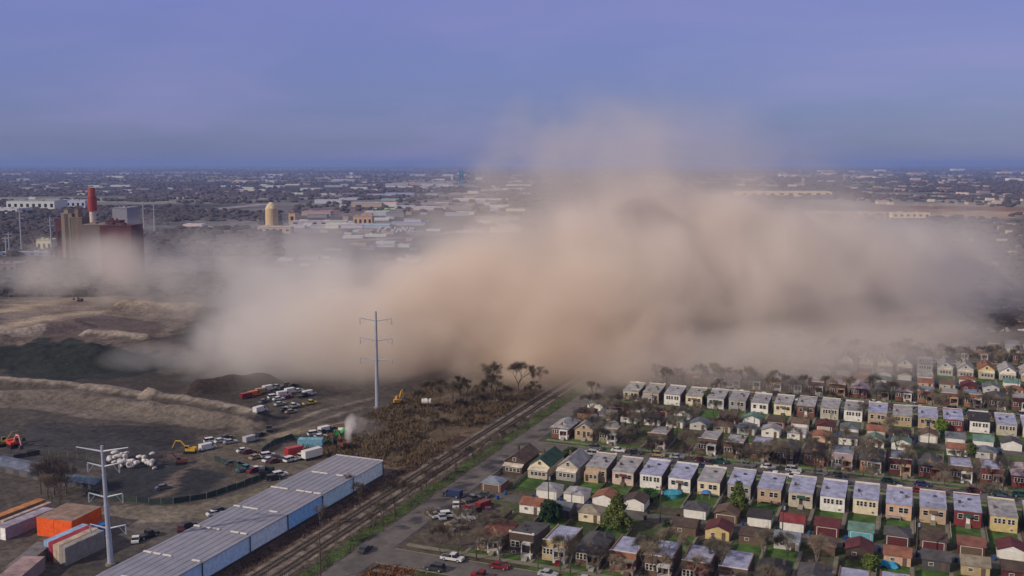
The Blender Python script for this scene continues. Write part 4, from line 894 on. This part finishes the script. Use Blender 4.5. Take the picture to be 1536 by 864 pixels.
# green screened fences
def fence_line(P, ht, col, lab, name='screened_fence'):
    pts = [G(*q) for q in P]; r = empty(name, (pts[0][0], pts[0][1], 0), 0, lab, 'fence'); ox, oy = pts[0]
    m = MB(); mp_ = MB()
    for (a, b_) in zip(pts, pts[1:]):
        L_ = math.hypot(b_[0]-a[0], b_[1]-a[1]); n_ = max(1, int(L_/3))
        for i in range(n_):
            p = (a[0]+(b_[0]-a[0])*i/n_-ox, a[1]+(b_[1]-a[1])*i/n_-oy); q = (a[0]+(b_[0]-a[0])*(i+1)/n_-ox, a[1]+(b_[1]-a[1])*(i+1)/n_-oy); z0 = gz(p[0]+ox, p[1]+oy); z1 = gz(q[0]+ox, q[1]+oy)
            nx, ny = -(q[1]-p[1])/(L_/n_)*.03, (q[0]-p[0])/(L_/n_)*.03; hh = ht*random.uniform(.88, 1.03)
            k_ = len(m.v); m.v += [(p[0]-nx, p[1]-ny, z0), (q[0]-nx, q[1]-ny, z1), (q[0]-nx, q[1]-ny, z1+hh), (p[0]-nx, p[1]-ny, z0+hh), (p[0]+nx, p[1]+ny, z0), (q[0]+nx, q[1]+ny, z1), (q[0]+nx, q[1]+ny, z1+hh), (p[0]+nx, p[1]+ny, z0+hh)]
            for f_ in ((0, 1, 2, 3), (7, 6, 5, 4), (3, 2, 6, 7), (1, 0, 4, 5), (0, 3, 7, 4), (2, 1, 5, 6)): m.f.append(tuple(k_+w_ for w_ in f_)); m.m.append(0)
            mp_.tube((p[0], p[1], z0), (p[0], p[1], z0+ht*1.08), .05, .05, 5)
    m.build('screen', fm, r, sp(*col)); mp_.build('posts', 'steel', r); return r
fence_line([(128, 743), (165, 752), (205, 757), (260, 756), (310, 748), (355, 733), (400, 716), (412, 708), (380, 708), (345, 700), (322, 694)], 1.7, (46, 60, 54), 'dark green screened fence curving round the dark yard')
fence_line([(392, 682), (412, 668), (438, 660), (470, 662), (500, 668)], 1.7, (48, 70, 60), 'green screened fence behind the parked cars by the red truck')
fence_line([(20, 690), (60, 684), (130, 690), (160, 700)], 1.6, (66, 64, 64), 'low grey fence crossing the dark ground at left', 'site_fence')

# ---------------------------------------------------------------- site machines
def excavator(x, y, col, lab, ang, s_=1.0, armcol=None):
    u, v = G(x, y); r = empty('excavator', (u, v, gz(u, v)), ang, lab, 'excavator', 'site excavators'); r.scale = (s_,)*3; c_ = sp(*col)
    for sy in (-1, 1):
        m = MB(); m.prism([(-2, .3), (-1.7, 0), (1.7, 0), (2, .3), (2, .6), (1.7, .9), (-1.7, .9), (-2, .6)], sy*1.1-.3, sy*1.1+.3); fixn(m.build('track', 'tyre', r))
    m = MB(); m.prism([(-2.2, 1.0), (1.3, 1.0), (1.3, 1.7), (-.6, 1.8), (-.8, 2.2), (-2.2, 2.1)], -1.25, 1.25); m.box(-.6, .6, -.6, .6, .6, 1.0); fixn(m.build('body', 'paint', r, c_))
    m = MB(); m.prism([(0, 1.72), (1.4, 1.72), (1.2, 2.9), (0, 2.9)], .35, 1.2); cb = fixn(m.build('cab', 'paint', r, c_)); m = MB(); m.prism([(.15, 2.0), (1.38, 2.0), (1.25, 2.8), (.15, 2.8)], .33, 1.22); fixn(m.build('cab_window', 'glass', cb))
    m = MB(); m.tube((.9, -.2, 1.6), (3.2, -.2, 4.3), .28, .22, 6); m.tube((3.2, -.2, 4.3), (5.0, -.2, 4.4), .22, .2, 6); m.build('boom', 'paint', r, sp(*(armcol or col))); m = MB(); m.tube((5.0, -.2, 4.6), (6.4, -.2, 1.8), .2, .16, 6); m.build('stick', 'paint', r, sp(*(armcol or col)))
    m = MB(); m.prism([(6.0, 1.8), (6.8, 1.8), (6.9, .9), (6.2, .5), (5.7, 1.0)], -.7, .3); fixn(m.build('bucket', 'darkmetal', r)); return r
excavator(285, 681, (196, 156, 50), 'yellow excavator at the left end of the parked cars', R(200), .9); excavator(272, 697, (104, 60, 60), 'dull maroon excavator in front of the yellow one', R(215), .85)
excavator(20, 673, (200, 60, 50), 'bright red excavator near the left edge of the site', R(-20), 1.1, (220, 150, 130)); excavator(4, 672, (130, 120, 50), 'olive excavator cut by the left picture edge', R(60), 1.0); excavator(597, 606, (200, 150, 50), 'small yellow excavator in the scrub right of the slim pole', R(100), 1.0)
excavator(120, 452, (84, 66, 56), 'dark excavator on top of the distant dirt ridge', R(180), .9)
excavator(515, 672, (92, 58, 46), 'rusty brown excavator beside the water cannon smoke', R(150), 1.1)
# red truck with white trailer
u, v = G(446, 686); car(446, 684, 'box', 'red', 'red truck parked left of the white trailer', 'vehicles on the dirt lot by the green fence', 1.1)
u, v = G(468, 688); r = empty('white_trailer', (u, v, 0), AX*.78, 'white box trailer beside the red truck', 'trailer'); r.scale = (.66, .8, .8); m = MB(); m.box(-5, 5, -1.4, 1.4, 1.0, 4.0); m.build('cargo_box', 'carpaint', r, sp(204, 202, 198))
for sx in (-4, -3, 3.6): 
    for sy in (-1, 1): m = MB(); m.tube((sx, sy*1.0, .5), (sx, sy*1.3, .5), .5, .5, 12); m.build('wheel', 'tyre', r)
m = MB(); m.box(-4.8, 4.8, -.5, .5, .75, .997); m.build('chassis', 'darkmetal', r)
r = container(None, 466, 658, 0, 8, 2.6, 2.6, (120, 168, 190), R(20), 'light blue container beside white cars by the green fence')
# water cannon: green body, white tank
u, v = G(508, 656); r = empty('water_cannon', (u, v, 0), R(30), 'green water cannon on a trailer with a white tank', 'machine'); m = MB(); m.box(-1.8, 1.8, -1, 1, .6, 1.0); m.build('chassis', 'darkmetal', r)
m = MB(); m.prism([(-1.6, 1.003), (.2, 1.003), (.2, 2.4), (-1.3, 2.6), (-1.6, 2.3)], -.9, .9); fixn(m.build('engine_cover', 'paint', r, sp(30, 150, 70))); m = MB(); m.tube((1.0, -.3, 1.5), (2.4, -.3, 2.8), .8, .95, 14); m.build('barrel', 'paint', r, sp(30, 140, 70))
m = MB(); m.tube((-.2, 2.2, 1.6), (3.0, 2.2, 1.6), 1.2, 1.2, 14); m.build('tank', 'paint', r, sp(214, 206, 190))
for sx in (-1.2, 1.2):
    for sy in (-1, 1): m = MB(); m.tube((sx, sy*.9, .4), (sx, sy*1.1, .4), .4, .4, 10); m.build('wheel', 'tyre', r)
u, v = G(640, 610); r = empty('storage_tank', (u, v, 0), .3, 'small white tank on legs in the scrub by the dark trees', 'tank'); m = MB(); m.tube((-1.8, 0, 2.2), (1.8, 0, 2.2), 1.1, 1.1, 14); m.build('tank_body', 'paint', r, sp(200, 196, 190))
for sx in (-1.2, 1.2): m = MB(); m.box(sx-.15, sx+.15, -.7, .7, 0, 1.3); m.build('leg', 'darkmetal', r)

# ---------------------------------------------------------------- power plant ruins
def at(x, yb): return G(x, yb)
u, v = at(143, 392); r = empty('plant_chimney', (u, v, 0), 0, 'red and white banded chimney tower of the ruined power plant', 'chimney')
D_ = math.hypot(u, v); sc1 = D_/FPX
bands = [(0, 48, (120, 104, 98), .62), (48, 54, (186, 62, 44), .6), (54, 70, (196, 180, 172), .6), (70, 90, (150, 56, 44), .82), (90, 102, (158, 74, 62), .66)]
for a, b_, col, rr2 in bands:
    m = MB(); m.tube((0, 0, a*sc1), (0, 0, b_*sc1-.05), 8.5*rr2*sc1*.85, 8.5*rr2*sc1*.85, 14); m.build('band', 'wall', r, sp(*col))
def block(x0, x1, yt_, yb, depth, col, lab, cat, name, roofcol=None, nwin=0, base=None, wcol=None, group=None, parts=True):
    a = G(x0, yb); b_ = G(x1, yb); D = math.hypot((a[0]+b_[0])/2, (a[1]+b_[1])/2); hh = max((yb-yt_)/FPX*D, 2.0)
    ang = math.atan2(b_[1]-a[1], b_[0]-a[0]); ln = math.hypot(b_[0]-a[0], b_[1]-a[1])
    r = empty(name, (a[0], a[1], 0), ang, lab, cat, group); m = MB(); m.box(0, ln, 0, depth, 0, hh)
    if not parts:
        m.box(ln*.2, ln*.35, depth*.3, depth*.6, hh+.003, hh+1.2)
    w_ = m.build('wall', 'wall', r, sp(*col)); t_ = min(.6, hh*.1)
    m = MB(); m.box(-.3, ln+.3, -.3, depth+.3, hh+.003, hh+.003+t_)
    if parts: m.box(ln*.15, ln*.3, depth*.3, depth*.5, hh+t_+.006, hh+t_+1.8); m.box(ln*.6, ln*.7, depth*.2, depth*.4, hh+t_+.006, hh+t_+1.4)
    m.build('roof', 'roof', r, sp(*(roofcol or col)))
    for q in range(nwin):
        m = MB(); x = ln*(q+.3)/nwin; m.box(x, x+ln/nwin*.45, -.12, -.002, hh*.3, hh*.7); m.build('window', 'glass', r)
    return r
block(95, 111, 327, 392, 24, (140, 128, 112), 'tan stepped boiler house left of the banded chimney', 'building', 'boiler_house', (150, 140, 120), 0)
block(100, 106, 321, 392, 12, (150, 136, 118), 'thin tan stair tower rising from the boiler house', 'building', 'stair_tower', (120, 110, 100), 0)
block(116, 121, 320, 392, 10, (130, 112, 96), 'narrow broken wall stub between the plant blocks', 'building', 'wall_stub', (110, 96, 84), 0)
block(128, 134, 330, 390, 14, (120, 100, 84), 'small ruined wall at the left foot of the chimney', 'building', 'ruined_wall', (110, 90, 80), 0)
block(108, 126, 332, 392, 26, (112, 100, 88), 'dull tan plant block between the boiler house and chimney', 'building', 'plant_block', (140, 124, 108), 0)
block(86, 104, 334, 386, 30, (90, 46, 52), 'dark red brick plant block left of the chimney', 'building', 'brick_plant_block', (100, 34, 40), 2)
block(126, 168, 342, 396, 40, (112, 100, 92), 'broad pale plant hall at the foot of the chimney', 'building', 'plant_hall', (136, 122, 112), 0)
block(172, 194, 318, 392, 30, (140, 140, 150), 'pale grey plant tower right of the banded chimney', 'building', 'plant_tower', (150, 150, 160), 2)
block(154, 201, 345, 430, 24, (88, 50, 54), 'dark red brick turbine building half hidden in dust', 'building', 'turbine_hall', (84, 56, 58), 0)
block(166, 184, 338, 424, 10, (84, 52, 56), 'raised dark red monitor on the turbine building', 'building', 'roof_monitor', (90, 46, 50), 0)
block(55, 78, 362, 378, 22, (214, 206, 166), 'small cream building left of the power plant', 'building', 'cream_building', (180, 176, 150), 3)
block(0, 82, 379, 384, 12, (120, 126, 150), 'long low blue grey wall behind the plant', 'building', 'low_wall_building', (150, 156, 180), 6)
block(-10, 24, 398, 412, 20, (110, 96, 104), 'dark low building at the left edge below the poles', 'building', 'low_building', (120, 108, 112), 3)
# silo with a domed head
u, v = at(408, 340); r = empty('domed_silo', (u, v, 0), 0, 'tall tan domed silo in the middle distance', 'silo'); m = MB(); m.tube((0, 0, 0), (0, 0, 27), 9.5, 9.2, 20); m.build('shaft', 'wall', r, sp(196, 170, 128)); m = MB(); m.tube((0, 0, 27.01), (0, 0, 32), 9.2, 6.4, 20); m.tube((0, 0, 32), (0, 0, 36), 6.4, 2.5, 20); m.build('dome', 'roof', r, sp(200, 184, 150))
block(433, 443, 320, 337, 9, (190, 158, 130), 'small tan tower just right of the domed silo', 'building', 'tan_tower', (120, 90, 80), 1)
block(386, 436, 341, 350, 20, (180, 160, 150), 'low pinkish building under the domed silo', 'building', 'low_building', (190, 175, 160), 5)
block(436, 520, 332, 338, 14, (176, 168, 176), 'long pale low building right of the silo', 'building', 'long_low_building', (196, 190, 192), 6)
block(530, 558, 325, 339, 26, (196, 160, 130), 'tan warehouse with a stepped front in the middle distance', 'building', 'tan_warehouse', (170, 150, 130), 4)
block(10, 82, 303, 315, 60, (214, 214, 206), 'long white warehouse at the far left', 'warehouse', 'white_warehouse', (150, 156, 160), 8)
block(84, 128, 302, 312, 50, (190, 190, 206), 'lilac grey warehouse right of the long white one', 'warehouse', 'grey_warehouse', (180, 180, 196), 6)
block(-20, 26, 314, 320, 60, (210, 208, 204), 'white warehouse annex at the left edge', 'warehouse', 'white_annex', (190, 190, 190), 4)
block(1110, 1248, 288, 294.5, 70, (232, 206, 170), 'very long cream warehouse beyond the dust at right', 'warehouse', 'cream_warehouse', (214, 196, 170), 10)
block(1208, 1340, 319, 323, 12, (210, 180, 150), 'long thin pale building beyond the dust at right', 'building', 'thin_building', (226, 200, 170), 8)
block(1338, 1395, 320, 327, 14, (236, 206, 164), 'bright cream building at the end of the thin one', 'building', 'cream_building', (226, 200, 170), 6)
block(1268, 1330, 324, 328, 10, (200, 160, 130), 'low tan building in front of the long thin one', 'building', 'low_building', (150, 110, 90), 4)
# dark slabs and skyline markers
for i, (x, yt_, yb, w_, col, lab, nm) in enumerate([(527, 259, 267, 5, (200, 206, 214), 'white far tower on the skyline', 'far_tower'), (466, 251, 261, 5, (120, 140, 170), 'bluish far tower at the horizon left of centre', 'far_tower'), (692, 256, 276, 7, (70, 120, 160), 'teal far tower block near the centre', 'tower_block'), (678, 265, 280, 3, (190, 190, 200), 'narrow white far tower left of the teal one', 'far_tower'), (436, 322, 330, 3, (120, 90, 80), 'tiny brown tower above the tan one', 'far_tower'), (400, 270, 277, 4, (190, 196, 206), 'small pale far block above the silo', 'far_block'), (1268, 262, 272, 4, (160, 150, 170), 'pale far tower right of the dust', 'far_tower'), (1205, 268, 280, 3, (190, 180, 180), 'thin pale far tower above the cream warehouse', 'far_tower')]):
    D = 93*FPX/(yb-245)
    block(x-w_/2, x+w_/2, yt_, yb, w_*D/FPX, col, lab, 'tower', nm, col, 2)
# scattered far buildings
fb = random.Random(41); WH = [(206, 206, 208), (190, 190, 200), (214, 210, 200), (170, 172, 186), (180, 160, 150), (150, 146, 150)]
WW = [(216, 196, 170), (206, 190, 176), (190, 170, 160), (176, 150, 136), (224, 212, 196), (150, 140, 150)]
zones = [(380, 780, 262, 285, 40, (5, 26), (1.2, 3), WH, 'far pale buildings beyond the centre'), (420, 780, 272, 303, 46, (8, 50), (1.5, 3.5), WH, 'middle distance warehouses at centre'), (440, 780, 305, 355, 60, (8, 50), (2.5, 6), WH, 'nearer warehouses at centre'),
         (0, 400, 258, 300, 44, (4, 30), (1.2, 3), WH, 'far pale buildings beyond the left'), (240, 620, 335, 400, 40, (6, 34), (1.5, 4), WH, 'low buildings left of the dust'), (1100, 1536, 256, 285, 60, (4, 24), (1.2, 3), WW, 'far tan buildings beyond the right'),
         (1290, 1536, 285, 308, 40, (3, 16), (2, 3.5), WW, 'small houses beyond the right'), (1440, 1536, 325, 420, 14, (5, 14), (4, 6), WW, 'roofs behind the dust at right')]
cmap = lambda c: 'white' if min(c) > 198 else 'tan' if c[0]-c[2] > 18 else 'grey'
for (x0, x1, y0, y1, n_, wr_, hr_, pal, grp) in zones:
    for q in range(n_):
        x = fb.uniform(x0, x1); y = fb.uniform(y0, y1); w_ = fb.uniform(*wr_); h_ = fb.uniform(*hr_)*1.0; D = 93*FPX/(y-245); col = fb.choice(pal)
        o = block(x, x+w_, y-h_, y, min(w_*D/FPX*fb.uniform(.3, .8), 160), col, f"low {cmap(col)} building, {ORD[q % 50]}{' more' if q >= 50 else ''} of the {grp}", 'building', 'far_building', tuple(min(255, int(k_*fb.uniform(.85, 1.08))) for k_ in col), 0, group=grp, parts=False)
# rows of parked trucks in the far depot
for q in range(24):
    x = 566+q*2.3; y = 347+fb.uniform(-4, 3); block(x, x+1.2, y-2.6, y, 12, (226, 226, 226), f"white parked truck in the far depot, {ORD[q]} from the left", 'truck', 'parked_truck', (226, 226, 226), 0, group='white trucks parked in the far depot', parts=False)

# highways and fields in the distance
def ribbon(name, P, wd, z, mat, col=None):
    pts = [G(*q) for q in P]; m = MB()
    for a, b_ in zip(pts, pts[1:]):
        L_ = math.hypot(b_[0]-a[0], b_[1]-a[1]); nx, ny = -(b_[1]-a[1])/L_*wd/2, (b_[0]-a[0])/L_*wd/2
        m.quad([(a[0]-nx, a[1]-ny, z), (b_[0]-nx, b_[1]-ny, z), (b_[0]+nx, b_[1]+ny, z), (a[0]+nx, a[1]+ny, z)])
    return tag(m.build(name, mat, color=col), kind='structure')
fr_ = M('farfield', None, .95, .3, .01)
ribbon('highway', [(200, 330), (260, 320), (400, 306)], 40, .3, fr_, sp(150, 142, 146)); ribbon('highway', [(230, 352), (330, 340), (420, 325)], 22, .3, fr_, sp(120, 112, 116)); ribbon('far_road', [(250, 398), (300, 384), (400, 372)], 16, .3, fr_, sp(110, 104, 104))
ribbon('highway', [(520, 362), (620, 356), (730, 342)], 24, .3, fr_, sp(140, 134, 132)); ribbon('brown_field', [(495, 317), (560, 316), (740, 313)], 120, .3, fr_, sp(126, 92, 82)); ribbon('green_field', [(240, 352), (300, 351), (390, 347)], 40, .35, fr_, sp(104, 116, 62)); ribbon('far_road', [(430, 402), (560, 388), (720, 372)], 14, .3, fr_, sp(132, 124, 120))
ribbon('green_field', [(1240, 338), (1320, 338), (1400, 337)], 120, .3, fr_, sp(78, 88, 62)); ribbon('brown_field', [(1290, 310), (1400, 311), (1540, 313)], 150, .3, fr_, sp(128, 96, 78)); ribbon('pale_field', [(1440, 318), (1540, 322)], 140, .3, fr_, sp(172, 140, 110))
ribbon('canal', [(-20, 427), (60, 424), (140, 420)], 16, .3, M('canalwater', (.02, .03, .05), .2, .1, 1))

# ---------------------------------------------------------------- woods in the distance
def woods(name, n_, zone, size, col, lab, seed, mask=.45):
    rr = np.random.RandomState(seed); m = MB(); x0, x1, y0, y1 = zone; c = 0; prr = random.Random(seed)
    while c < n_:
        # even cover on the ground, seen in perspective
        y = y0+(y1-y0)*rr.rand()**1.5; x = x0+(x1-x0)*rr.rand(); u, v = G(x, y); c += 1
        if fbm(u/420, v/300, 4, seed+3) < mask: continue
        D = math.hypot(u, v); s_ = prr.uniform(*size)*(1+D/12000); m.blob((u, v, s_*.45), (s_*prr.uniform(.8, 2.2), s_*prr.uniform(.8, 1.4), s_*.75), 0, 6, 4, .3, prr)
    return tag(m.build(name, 'twig', color=sp(*col)), lab, 'woods', kind='stuff')
woods('far_woods', 14000, (-40, 1580, 251, 300), (2.8, 5.5), (84, 74, 76), 'distant bare woods spread over the plain', 3, .40)
woods('left_woods', 3200, (-40, 420, 300, 385), (2.5, 5), (72, 64, 64), 'dark bare woods around and beyond the power plant', 5, .42)
woods('middle_woods', 1500, (440, 1560, 288, 345), (3, 5), (74, 68, 64), 'bare trees between the distant buildings', 7, .52)
woods('right_woods', 900, (1380, 1570, 340, 520), (2.5, 5), (84, 76, 72), 'bare trees around the houses behind the dust at right', 9, .2)
woods('plant_scrub', 1000, (-30, 330, 395, 445), (2, 5), (60, 54, 56), 'dark scrub around the foot of the power plant', 11, .35)

# ---------------------------------------------------------------- dust
def dust_mat(name, dens, col, nscale=.026, thr=-.02, edge=1.75, amp=2.1, aniso=.2, det=5):
    m = bpy.data.materials.new(name); m.use_nodes = True; t = m.node_tree; t.nodes.clear()
    o = t.nodes.new('ShaderNodeOutputMaterial'); pv = t.nodes.new('ShaderNodeVolumePrincipled'); pv.inputs['Color'].default_value = (*col, 1); pv.inputs['Anisotropy'].default_value = aniso
    tc_ = t.nodes.new('ShaderNodeTexCoord'); ln = t.nodes.new('ShaderNodeVectorMath'); ln.operation = 'LENGTH'; t.links.new(tc_.outputs['Object'], ln.inputs[0])
    g_ = t.nodes.new('ShaderNodeNewGeometry'); nz_ = t.nodes.new('ShaderNodeTexNoise'); nz_.inputs['Scale'].default_value = nscale; nz_.inputs['Detail'].default_value = det; nz_.inputs['Roughness'].default_value = .55; nz_.inputs['Distortion'].default_value = .4
    mpn = t.nodes.new('ShaderNodeMapping'); mpn.inputs['Scale'].default_value = (1, 1, .8); t.links.new(g_.outputs['Position'], mpn.inputs[0]); t.links.new(mpn.outputs[0], nz_.inputs['Vector'])
    a = t.nodes.new('ShaderNodeMath'); a.operation = 'MULTIPLY_ADD'; a.inputs[1].default_value = -edge; a.inputs[2].default_value = edge; t.links.new(ln.outputs['Value'], a.inputs[0])     # edge*(1-r)
    b_ = t.nodes.new('ShaderNodeMath'); b_.operation = 'MULTIPLY_ADD'; b_.inputs[1].default_value = amp*1.6; b_.inputs[2].default_value = -amp*.8-thr; t.links.new(nz_.outputs[0], b_.inputs[0])
    # the noise only erodes towards the rim: (edge term) * clamp(1 + noise)
    c_ = t.nodes.new('ShaderNodeMath'); c_.operation = 'ADD'; t.links.new(a.outputs[0], c_.inputs[0]); t.links.new(b_.outputs[0], c_.inputs[1])
    d_ = t.nodes.new('ShaderNodeMapRange'); d_.interpolation_type = 'SMOOTHSTEP'; d_.inputs[1].default_value = 0; d_.inputs[2].default_value = 1; d_.inputs[3].default_value = 0; d_.inputs[4].default_value = dens; t.links.new(c_.outputs[0], d_.inputs[0])
    e_ = t.nodes.new('ShaderNodeMapRange'); e_.inputs[1].default_value = .0; e_.inputs[2].default_value = .28; t.links.new(a.outputs[0], e_.inputs[0])
    f_ = t.nodes.new('ShaderNodeMath'); f_.operation = 'MULTIPLY'; t.links.new(d_.outputs[0], f_.inputs[0]); t.links.new(e_.outputs[0], f_.inputs[1]); t.links.new(f_.outputs[0], pv.inputs['Density'])
    t.links.new(pv.outputs[0], o.inputs['Volume']); return m
import bmesh
def puff(parent, name, loc, rad, mat, rz=0):
    b = bmesh.new(); bmesh.ops.create_icosphere(b, subdivisions=3, radius=1.0); me_ = bpy.data.meshes.new(name); b.to_mesh(me_); b.free(); me_.materials.append(mat)
    o = bpy.data.objects.new(name, me_); C.objects.link(o); o.parent = parent; o.location = loc; o.scale = rad; o.rotation_euler = (0, 0, rz); return o
def PZ(x, y, D):          # a point at horizontal distance D (along the view) under a pixel
    t_ = (y-432)/FPX; h_ = D*(t_*cP+sP)/(cP-t_*sP); X = (x-768)/FPX*(D*cP+h_*sP); return (X*cY-D*sY, X*sY+D*cY, CAMH-h_)
cloud = empty('dust_cloud', (0, 0, 0), 0, 'vast brown demolition dust cloud rolling over the site and the houses', 'dust cloud', kind='stuff')
def pf(x, y, D, rx, ry, rz_, dens, col, **kw):
    u, v, z = PZ(x, y, D); puff(cloud, 'dust_puff', (u, v, z), (rx, ry, rz_), dust_mat('dust', dens*.54, col, amp=(1.2 if x > 900 else 2.2), **kw), YAW)
LOW = (.86, .80, .75); DIM = (.968, .915, .868); WARM = (.958, .852, .735); MID = (.957, .892, .828); GREY = (.948, .91, .875)

PUFFS = [ # x, y, D, rx(across), ry(depth), rz(up), density, colour
 (860, 455, 500, 110, 80, 56, .050, MID), (770, 490, 450, 95, 70, 44, .050, WARM), (830, 545, 432, 85, 45, 20, .05, WARM), (960, 400, 545, 105, 90, 56, .038, MID), (640, 500, 450, 95, 60, 40, .042, MID),
 (500, 500, 450, 80, 60, 42, .036, GREY), (400, 530, 430, 46, 44, 27, .034, GREY), (1090, 440, 540, 120, 85, 60, .038, DIM), (1240, 450, 560, 110, 85, 52, .036, DIM),
 (1390, 425, 620, 95, 85, 62, .028, DIM), (860, 280, 560, 66, 60, 66, .0115, MID), (985, 275, 580, 95, 80, 64, .0085, MID), (1100, 330, 600, 140, 80, 55, .010, MID), (760, 340, 520, 70, 60, 50, .012, MID), (1290, 380, 620, 90, 70, 40, .014, DIM),
 (960, 550, 428, 70, 46, 18, .05, LOW), (1090, 545, 426, 75, 48, 19, .05, LOW), (1220, 538, 436, 78, 48, 19, .045, LOW), (1330, 515, 490, 75, 60, 24, .036, LOW), (1180, 500, 500, 110, 50, 26, .036, LOW), (900, 590, 392, 45, 25, 6, .012, MID), (770, 590, 392, 50, 30, 10, .014, WARM), (1150, 380, 545, 110, 70, 42, .034, MID), (1270, 410, 545, 80, 60, 36, .016, DIM), (1440, 525, 480, 60, 45, 16, .016, LOW), (1160, 555, 405, 90, 30, 9, .012, LOW)]
for q in PUFFS: pf(*q)
pl = empty('dust_drift', (0, 0, 0), 0, 'thin grey dust drifting around the ruined power plant', 'dust cloud', kind='stuff')
for x, y, D, rx, ry, rz_, dn, col in [(135, 410, 690, 62, 60, 36, .012, MID), (200, 415, 640, 50, 40, 34, .013, MID), (90, 405, 660, 46, 40, 28, .008, GREY), (225, 400, 780, 60, 60, 45, .008, GREY), (330, 440, 600, 55, 60, 42, .008, GREY), (330, 400, 800, 130, 80, 50, .0045, GREY), (450, 440, 600, 90, 70, 46, .010, GREY), (560, 400, 800, 170, 90, 50, .009, GREY), (40, 430, 720, 60, 50, 26, .008, GREY), (250, 535, 440, 34, 24, 8, .022, GREY)]:
    u, v, z = PZ(x, y, D); puff(pl, 'dust_puff', (u, v, z), (rx, ry, rz_), dust_mat('thindust', dn*.72, col, nscale=.03, thr=.12, amp=3.0, edge=1.9), YAW)
sm = empty('smoke_plume', (0, 0, 0), 0, 'small white spray plume rising from the water cannon', 'smoke', kind='stuff')
for x, y, D, rx, ry, rz_, dn in [(522, 648, 305, 1.6, 1.8, 5, .45), (526, 634, 307, 2.4, 2.4, 4.5, .30), (534, 636, 309, 4.0, 4, 4, .06), (550, 640, 312, 8, 6, 4.5, .02)]:
    u, v, z = PZ(x, y, D); puff(sm, 'spray_puff', (u, v, max(z, rz_*.7)), (rx, ry, rz_), dust_mat('spray', dn, (.92, .9, .88), nscale=.25), YAW)
# the air itself
HZ = 61000
m = MB(); m.box(-HZ-2000, HZ+2000, -3400, 67000, -1.5, 150); hz = m.build('haze', [])
hm = bpy.data.materials.new('haze'); hm.use_nodes = True; t = hm.node_tree; t.nodes.clear(); o = t.nodes.new('ShaderNodeOutputMaterial'); pv = t.nodes.new('ShaderNodeVolumePrincipled')
pv.inputs['Color'].default_value = (.29, .41, .82, 1); pv.inputs['Density'].default_value = .00008; pv.inputs['Anisotropy'].default_value = .0
t.links.new(pv.outputs[0], o.inputs['Volume']); hz.data.materials.append(hm); hz['kind'] = 'stuff'; hz['label'] = 'thin blue morning haze over the plain'; hz['category'] = 'haze'
